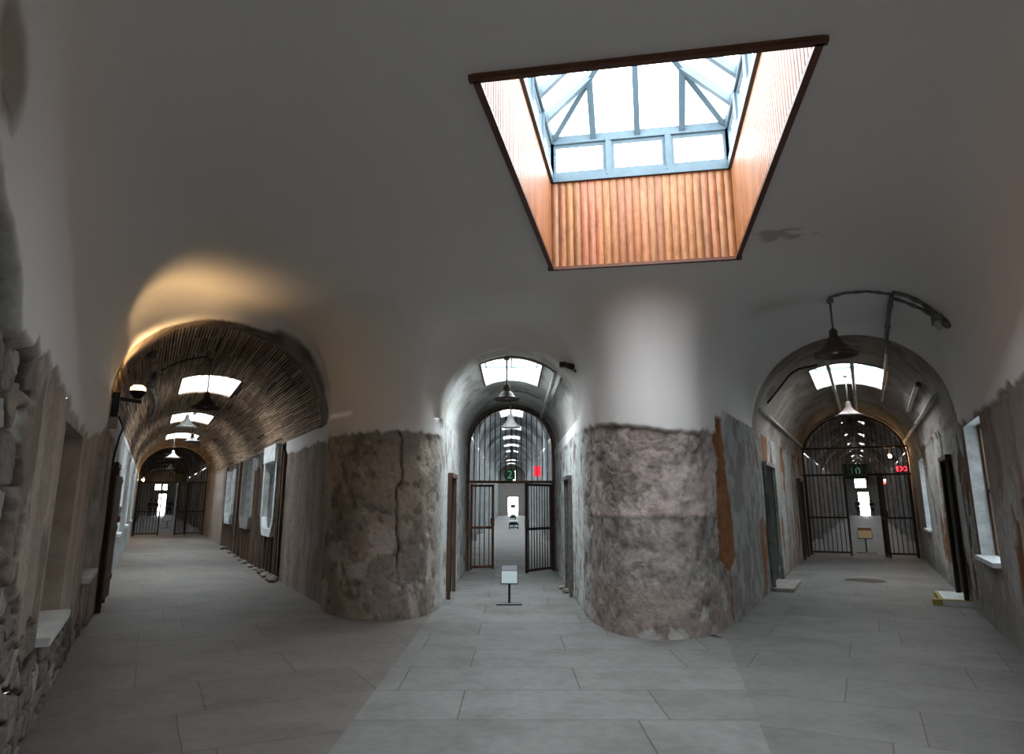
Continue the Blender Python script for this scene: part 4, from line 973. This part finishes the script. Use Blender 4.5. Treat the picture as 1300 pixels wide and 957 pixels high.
MB().box(vp('L', 11.0, -.15, .06), (.10, .42, .10), M=Matrix.Rotation(AL, 3, 'Z')@Matrix.Rotation(R_(-45), 3, 'Y')).build('box_body', M_GREYPL, t); MB().box(vp('L', 10.75, -.18, .05), (.12, .12, .12)).build('mount', M_DARKMETAL, t)
# floodlight at the left foot of the left arch
fl = cp('L', 9.45, -.24, 2.78); t = thing('flood_light', 'glowing warm floodlight on a black bracket at the left arch', 'light', tuple(cp('L', 9.35, -.46, 2.6)))
MB().box(cp('L', 9.35, -.45, 2.60), (.08, .13, .28), AL).build('bracket', M_BLACK, t)
MB().bar(cp('L', 9.35, -.46, 2.68), cp('L', 9.45, -.2, 2.66), .04, .04).build('arm', M_BLACK, t)
MB().lathe([(.001, -.08), (.04, -.08), (.085, -.025), (.095, .0), (.095, .01), (.085, .01)], fl, 24, False).build('housing', M_BLACK, t, True)
MB().lathe([(.084, .008), (.085, .045), (.055, .075), (.001, .085)], fl, 24, False).build('lens', M_FLOOD, t, True)
MB().box(cp('L', 9.3, -.45, 2.38), (.09, .09, .12), AL).build('socket_box', M_GREYPL, t)
MB().tube([cp('L', 9.4, -.43, 2.52), cp('L', 9.8, -.36, 2.38), cp('L', 10.5, -.42, 2.30), cp('L', 10.7, -.46, 2.05), cp('L', 10.9, -.47, 1.9)], .012, 6).build('cable', M_BLACK, t, True)
L = bpy.data.lights.new('flood_lamp', 'SPOT'); L.energy = 21; L.color = (1, .62, .28); L.spot_size = R_(110); L.spot_blend = .8; L.shadow_soft_size = .05
o = bpy.data.objects.new('flood_lamp', L); C.objects.link(o); o.location = fl+Vector((0, 0, .12)); o.rotation_euler = (Vector((.15, .05, 1))).to_track_quat('-Z', 'Y').to_euler()

# ------------------------------------------------------------------ bulbs, exit and number signs
def bulb(side, loc, label, e):
    t = thing('wall_bulb', label, 'light', tuple(loc)); MB().lathe([(.001, -.06), (.04, -.045), (.055, 0), (.04, .045), (.001, .06)], loc, 16, False).build('globe', M_BULB, t, True)
    MB().tube([Vector(loc)+Vector((0, 0, .05)), Vector(loc)+Vector((0, 0, .14)), Vector(loc)+Vector((.06, .14, .16))], .015, 6).build('holder', M_DARKMETAL, t)
    L = bpy.data.lights.new('bulb_light', 'POINT'); L.energy = e; L.color = (1, .62, .3); L.shadow_soft_size = .08
    o = bpy.data.objects.new('bulb_light', L); C.objects.link(o); o.location = Vector(loc)+Vector((0, -.1, 0))
bulb('R', cp('R', 23.6, .80, 2.80), 'bright warm bulb above the red exit sign behind the right gate', 10)
bulb('L', cp('L', 37.3, -.30, 2.48), 'bright warm bulb at the left edge of the left gate', 25)
bulb('R', cp('R', 47, 1.2, 2.7), 'small warm bulb deep in the right block', 12)
def text_obj(txt, size, M, m, parent, name='lettering'):
    c = bpy.data.curves.new(name, 'FONT'); c.body = txt; c.size = size; c.extrude = .006; c.align_x = 'CENTER'; c.align_y = 'CENTER'
    o = bpy.data.objects.new('tmp', c); C.objects.link(o); bpy.context.view_layer.update()
    me = bpy.data.meshes.new_from_object(o.evaluated_get(bpy.context.evaluated_depsgraph_get())); bpy.data.objects.remove(o)
    me.materials.clear(); me.materials.append(m); r = bpy.data.objects.new(name, me); C.objects.link(r)
    r.parent = parent; r.matrix_local = Matrix.Translation(-Vector(PLOC[parent.name]))@M; return r
def wall_sign(loc, side, w, hgt, txt, size, mb, mt, label, name, cat, hang=None, shape='rect'):
    t = thing(name, label, cat, tuple(loc)); rz = -ANG[side]; loc = Vector(loc)
    if shape == 'rect': MB().box(loc, (w, .05, hgt), rz).build('plate', mb, t)
    else:
        B = MB(); n = 8; vs = []
        for yy in (-.02, .02):
            for k in range(n): q = math.pi/8+2*math.pi*k/n; vs.append(loc+Matrix.Rotation(rz, 3, 'Z')@Vector((w/2*math.cos(q)/math.cos(math.pi/8), yy, hgt/2*math.sin(q)/math.cos(math.pi/8))))
        B.add(vs, [tuple(range(n)), tuple(range(n, 2*n))[::-1]]+[(k, k+n, (k+1) % n+n, (k+1) % n) for k in range(n)]); B.build('plate', mb, t)
    if txt: text_obj(txt, size, Matrix.Translation(loc+Matrix.Rotation(rz, 3, 'Z')@Vector((0, -.032, 0)))@Matrix.Rotation(rz, 4, 'Z')@Matrix.Rotation(R_(90), 4, 'X'), mt, t)
    if hang:
        for sx in (-.3, .3): q = loc+Matrix.Rotation(rz, 3, 'Z')@Vector((sx*w, 0, 0)); MB().tube([q+Vector((0, 0, hgt/2-.02)), q+Vector((0, 0, hgt/2+hang))], .006, 5).build('hanger', M_DARKMETAL, t)
    return t
wall_sign((-.05, 16.0, 2.08), 'C', .25, .27, '2', .25, M_GREEN, M_LUMG, 'green plaque with a pale 2 above the centre gate', 'number_sign', 'sign', shape='oct')
wall_sign(cp('C', 17.4, .62, 2.22), 'C', .17, .24, None, .1, emis('red_sign_face', (.75, .02, .04), .5), None, 'small red sign with green edge at the right of the centre gate', 'exit_sign', 'sign', hang=.4)
wall_sign(cp('R', 23.6, 1.13, 2.42), 'R', .42, .20, 'EXIT', .20, M_BLACK, M_REDL, 'lit red EXIT sign behind the right gate', 'exit_sign', 'sign', hang=.5)
wall_sign(cp('R', 33.0, -.22, 2.72), 'R', .95, .62, '10', .42, mat('dark_green_sign', (.004, .025, .012), (.003, .02, .01), 4), M_LUMG, 'dark green plaque with a dim 10 hanging in the right block', 'number_sign', 'sign', hang=1.4)
wall_sign(cp('L', 39.0, 1.35, 2.62), 'L', .5, .42, None, .2, mat('dark_green_sign', (.01, .06, .03)), M_LUMG, 'dim green plaque hanging behind the left gate', 'number_sign', 'sign', hang=1.4)
wall_sign(cp('R', 47.2, 1.1, 2.55), 'R', .4, .2, 'EXIT', .18, M_BLACK, M_REDL, 'smaller lit red EXIT sign deep in the right block', 'exit_sign', 'sign', hang=.5)

# ------------------------------------------------------------------ doors in the wall openings
def rod_frame(side, s, out, hole, label, m, arch=False):
    a0, a1, z0, z1 = hole; t = thing('door_frame', label, 'door frame', tuple(cp(side, a0, s)))
    for a in (a0+.04, a1-.04): MB().bar(cp(side, a, s-out*.03, 0), cp(side, a, s-out*.02, z1), .045, .06, up=(1, 0, 0)).build('post', m, t)
    MB().bar(cp(side, a0, s-out*.03, z1-.03), cp(side, a1, s-out*.03, z1-.03), .08, .07).build('lintel', m, t)
    return t
def lattice_door(side, s, out, hole, label, m, zs_):
    a0, a1, z0, z1 = hole; t = thing('cell_door', label, 'door', tuple(cp(side, a0, s+out*.1)))
    for a in (a0+.1, a1-.1): MB().bar(cp(side, a, s+out*.08, .03), cp(side, a, s+out*.08, z1-.08), .05, .05, up=(1, 0, 0)).build('stile', m, t)
    for z in zs_: MB().bar(cp(side, a0+.08, s+out*.08, z), cp(side, a1-.08, s+out*.08, z), .02, .05).build('flat_rail', m, t)
    n = 6
    for k in range(1, n): a = a0+.1+(a1-a0-.2)*k/n; MB().bar(cp(side, a, s+out*.09, .05), cp(side, a, s+out*.09, z1-.1), .012, .03, up=(1, 0, 0)).build('flat_bar', m, t)
    return t
lattice_door('C', SC0, -1, H_CL[0], 'rusty flat bar lattice door in the left wall of the centre corridor', M_RUST, (.1, .5, .9, 1.2, 1.5, 1.82))
rod_frame('C', SC0, -1, H_CL[0], 'worn timber frame around the lattice door of the centre corridor', M_BROWNWD)
rod_frame('C', SC1, 1, H_CR[0], 'grey iron frame of the dark doorway right in the centre corridor', M_CONDUIT)
rod_frame('R', SR0, -1, H_RL[0], 'greenish door frame in the left wall of the right corridor, near the pier', M_GREENDR)
rod_frame('R', SR0, -1, H_RL[1], 'black door frame in the left wall right before the right gate', M_DARKMETAL)
rod_frame('R', SR1, 1, H_RR[1], 'dark iron frame with a leaning post around the green door on the right', M_DARKMETAL)
lattice_door('R', SR1, 1, H_RR[1], 'pale green barred door in the right wall of the right corridor', M_GREENDR, (.1, .75, 1.4, 2.05))
rod_frame('L', SL0, -1, H_LL[2], 'dark timber frame of the doorway at the left edge of the left corridor', M_BROWNWD)
t = thing('cell_door', 'dark rusty door leaf standing ajar in the left wall of the left corridor', 'door', tuple(cp('L', 11.75, SL0)))
MB().bar(cp('L', 11.74, SL0+.02, 1.0), cp('L', 12.7, SL0+.09, 1.0), .04, 1.75).build('leaf', M_BROWNWD, t)
for z in (.4, 1.1, 1.8): MB().bar(cp('L', 11.74, SL0+.045, z), cp('L', 12.7, SL0+.115, z), .02, .07).build('strap', M_RUST, t)
t = thing('wall_switch', 'white and red switch box on the left wall beyond the ajar door', 'electrical box', tuple(cp('L', 14.3, SL0+.03, 1.3)))
MB().box(cp('L', 14.3, SL0+.05, 1.34), (.1, .16, .14), AL).build('cover', M_ENAMELW, t); MB().box(cp('L', 14.3, SL0+.05, 1.20), (.1, .14, .10), AL).build('lower_box', mat('dull_red', (.30, .06, .04)), t)
t = thing('door_threshold', 'pale stone threshold with worn yellow edge below the green door on the right', 'threshold', tuple(cp('R', 13.3, 1.05)))
MB().box(cp('R', 13.3, 1.12, .035), (.44, 1.35, .07), -AR).build('slab', M_MARBLE, t); MB().box(cp('R', 12.72, 1.02, .04), (.5, .14, .085), -AR).build('yellow_edge', M_YELLOW, t); MB().box(cp('R', 13.3, .90, .04), (.05, 1.1, .078), -AR).build('yellow_edge', M_YELLOW, t)
t = thing('door_threshold', 'worn stone threshold below the greenish door frame by the right pier', 'threshold', tuple(cp('R', 14.1, -1.4)))
MB().box(cp('R', 14.1, -1.42, .03), (.42, 1.6, .06), -AR).build('slab', M_GREYPL, t)
t = thing('manhole_cover', 'round dark manhole cover in the floor of the right corridor', 'manhole cover', tuple(cp('R', 15.9, -.12)))
mc = cp('R', 15.9, -.12, .002); MB().lathe([(.34, 0), (.34, .008), (.30, .010), (.001, .010)], mc, 36, False).build('lid', M_DARKMETAL, t); MB().lathe([(.39, 0), (.39, .006), (.35, .009), (.345, 0)], mc, 36, False).build('rim', M_CONDUIT, t)
t = thing('doorway_lintel', 'pale cut stone lintel hanging over the first whitewashed opening, left corridor', 'stone', tuple(cp('L', 16.4, SL1-.05, 2.5)))
MB().box(cp('L', 16.4, SL1+.02, 2.52), (.30, 1.7, .36), AL).build('block', M_WHITEW, t)
# timber studs and whitewashed frames of the stripped wall in the left corridor
for i, hh in enumerate(H_LR):
    a0, a1, z0, z1 = hh; t = thing('opening_surround', ['first', 'second', 'third'][i]+' whitewashed opening surround in the stripped right wall of the left corridor', 'window surround', tuple(cp('L', (a0+a1)/2, SL1, z0)), 'whitewashed openings')
    m = M_WHITEW if i != 1 else M_CONDUITW; ch = .28
    out = [(a0, z1), (a0, z0+ch), (a0+ch, z0), (a1-ch, z0), (a1, z0+ch), (a1, z1)]
    for p, q in zip(out[:-1], out[1:]): MB().bar(cp('L', p[0], SL1-.03, p[1]), cp('L', q[0], SL1-.03, q[1]), .16 if i == 0 else .10, .12, up=cp('L', 0, 1)).build('surround_strip', m, t)
rnd = random.Random(5); k = 0
for a in (14.95, 15.25, 15.45, 17.5, 17.75, 18.1, 18.9, 19.25, 21.85, 22.2, 22.9, 23.8, 26.5, 27.0, 15.9, 16.4, 16.9, 19.9, 20.5, 21.1, 24.6, 25.2, 25.8):
    low = any(q[0] < a < q[1] for q in H_LR); zt = .78 if low else rnd.uniform(2.2, 2.68)
    o = MB().bar(cp('L', a, SL1-.01, .0), cp('L', a+rnd.uniform(-.05, .05), SL1-.01, zt), rnd.uniform(.06, .10), .07, up=cp('L', 0, 1)).build('wall_stud', M_BROWNWD)
    tag(o, ('short dark timber stud below a whitewashed opening, left corridor' if low else 'tall dark timber stud between the whitewashed openings, left corridor'), 'timber', 'low studs' if low else 'tall studs')
def rock(loc, r, label, group):
    bm = bmesh.new(); bmesh.ops.create_icosphere(bm, subdivisions=2, radius=r)
    for v in bm.verts: v.co *= rnd.uniform(.75, 1.15); v.co.z *= .6
    me = bpy.data.meshes.new('rubble_stone'); bm.to_mesh(me); bm.free(); me.materials.append(M_RUBBLE)
    o = bpy.data.objects.new('rubble_stone', me); C.objects.link(o); o.location = Vector(loc)+Vector((0, 0, r*.45)); tag(o, label, 'stone', group)
for a in (14.6, 15.0, 15.6, 16.3, 17.2, 18.0, 19.1, 20.2, 21.6, 23.1, 25): rock(cp('L', a, SL1-.10-.06*rnd.random()), rnd.uniform(.05, .12), 'small broken stone on the floor along the stripped wall, left corridor', 'rubble in the left corridor')
for a, s in ((12.9, .92), (12.4, .93)): rock(cp('C', a, s-.02), .08, 'broken stone beside the dark doorway of the centre corridor', 'rubble in the centre corridor')

# ------------------------------------------------------------------ people far down the corridors
def person(loc, face, label, hgt=1.72, mcl=None, elbows=0, lean=0):
    """one skinned body; clothing as a slightly larger skin over it"""
    t = thing('person', label, 'person', tuple(loc)); PLOC[t.name] = (0, 0, 0); k = hgt/1.72
    J = {'pel': (0, 0, .95, .13), 'wai': (0, 0, 1.1, .125), 'che': (0, .01, 1.32, .15), 'nek': (0, 0, 1.47, .058), 'hea': (0, -.01, 1.56, .075), 'top': (0, 0, 1.66, .082)}
    E_ = [('pel', 'wai'), ('wai', 'che'), ('che', 'nek'), ('nek', 'hea'), ('hea', 'top')]
    for s, n in ((-1, 'l'), (1, 'r')):
        ex = .30 if elbows else .235
        J.update({'sh'+n: (s*.17, 0, 1.40, .062), 'el'+n: (s*ex, .06, 1.13, .045), 'wr'+n: (s*(.16 if elbows else .25), -.08 if elbows else -.03, .98 if elbows else .90, .032),
                  'hd'+n: (s*(.13 if elbows else .25), -.12 if elbows else -.06, .96 if elbows else .82, .036), 'hi'+n: (s*.09, 0, .88, .095), 'kn'+n: (s*.10, -.02, .48, .062), 'an'+n: (s*.11, .03, .08, .045), 'to'+n: (s*.12, -.13, .04, .04)})
        E_ += [('che', 'sh'+n), ('sh'+n, 'el'+n), ('el'+n, 'wr'+n), ('wr'+n, 'hd'+n), ('pel', 'hi'+n), ('hi'+n, 'kn'+n), ('kn'+n, 'an'+n), ('an'+n, 'to'+n)]
        hx, hy, hz, _ = J['hd'+n]
        for f in range(5):
            dx = (f-1.5)*.016 if f < 4 else -.035*s; ln = (.065, .075, .07, .055, .045)[f]
            J['f%d%s' % (f, n)] = (hx+(0 if f < 4 else dx), hy+((f-1.5)*.018 if f < 4 else -.03), hz-.05, .011); J['g%d%s' % (f, n)] = (hx-(.01*s if f < 4 else .03*s), hy+((f-1.5)*.018 if f < 4 else -.045), hz-.05-ln, .008)
            E_ += [('hd'+n, 'f%d%s' % (f, n)), ('f%d%s' % (f, n), 'g%d%s' % (f, n))]
    def skin(name, keys, m, grow):
        ks = [q for q in J if keys(q)]; me = bpy.data.meshes.new(name); me.from_pydata([(J[q][0]*k, J[q][1]*k, J[q][2]*k) for q in ks], [(ks.index(a), ks.index(b)) for a, b in E_ if a in ks and b in ks], [])
        bq = bmesh.new(); bq.from_mesh(me); bq.verts.layers.skin.verify(); bq.to_mesh(me); bq.free()
        o = bpy.data.objects.new(name, me); C.objects.link(o)
        sk_ = o.modifiers.new('Skin', 'SKIN'); sub = o.modifiers.new('Sub', 'SUBSURF'); sub.levels = 1; sub.render_levels = 1
        for i, q in enumerate(ks): r = J[q][3]*k*grow; me.skin_vertices[0].data[i].radius = (r, r*(.72 if q in ('che', 'wai', 'pel') else 1)); me.skin_vertices[0].data[i].use_root = (q == 'pel')
        me.materials.append(m); o.parent = t; return o
    skin('body', lambda q: True, M_SKIN, 1)
    skin('jacket', lambda q: q in ('pel', 'wai', 'che') or q[:2] in ('sh', 'el', 'wr'), mcl or M_CLOTH, 1.25)
    skin('trousers', lambda q: q == 'pel' or q[:2] in ('hi', 'kn', 'an') or q in ('tol', 'tor'), M_CLOTH, 1.18)
    hb = MB().lathe([(.001, .13), (.06, .115), (.098, .05), (.10, -.02), (.07, -.07)], (0, .015*k, 1.62*k), 16, False); o = hb.build('hair', M_HAIR, None, True); o.parent = t
    fc = MB().lathe([(.001, .02), (.012, .01), (.014, -.01), (.001, -.02)], (0, -.095*k, 1.585*k), 8, False); o = fc.build('nose', M_SKIN, None, True); o.parent = t
    t.rotation_euler = (0, 0, face); return t
person(cp('R', 82.6, -.62), R_(160)-AR, 'taller dark clad person standing left of the bright end door, right block', 1.76)
person(cp('R', 83.0, .68), R_(180)-AR, 'dark clad person with bent elbows right of the bright end door, right block', 1.66, M_CLOTH, 1)
person(cp('L', 80, .25), R_(200)+AL, 'person in a dark coat left of the bright end door, left block', 1.72)
person(cp('L', 80.5, .75), R_(170)+AL, 'person in a navy jacket just left of the bright end door, left block', 1.66, M_CLOTHB)
person(cp('L', 79, 1.95), R_(180)+AL, 'dark clad person right of the bright end door, left block', 1.76, M_CLOTH, 1)
t = thing('museum_bench', 'low white topped bench in front of the right end door', 'bench', tuple(cp('R', 80, -.0)))
MB().box(cp('R', 80, 0, .40), (.85, .4, .08), -AR).build('bench_top', M_PAPER, t)
for s in (-.36, .36): MB().box(cp('R', 80, s, .18), (.06, .36, .36), -AR).build('leg', M_BLACK, t)
#@@END@@

# ------------------------------------------------------------------ world, camera
w = bpy.data.worlds.new('overcast'); sc.world = w; w.use_nodes = True
bg = w.node_tree.nodes['Background']; bg.inputs[0].default_value = (.95, .975, 1, 1); bg.inputs[1].default_value = 4.0
cam = bpy.data.cameras.new('camera'); co = bpy.data.objects.new('camera', cam); C.objects.link(co); sc.camera = co
cam.sensor_width = 36; cam.lens = 890/1300*36; cam.shift_y = -45/1300; cam.clip_start = .05; cam.clip_end = 300
co.location = (0, 0, 1.5); co.rotation_euler = (R_(90)+math.atan(203/890), 0, 0)
sc.view_settings.view_transform = 'Standard'; sc.view_settings.look = 'None'; sc.view_settings.exposure = 1.95; sc.view_settings.gamma = 1
sc.view_settings.use_curve_mapping = False
sc.cycles.use_denoising = True; sc.cycles.max_bounces = 10; sc.cycles.diffuse_bounces = 7; sc.cycles.transparent_max_bounces = 12
sc.cycles.sample_clamp_indirect = 6; sc.cycles.caustics_reflective = False; sc.cycles.caustics_refractive = False
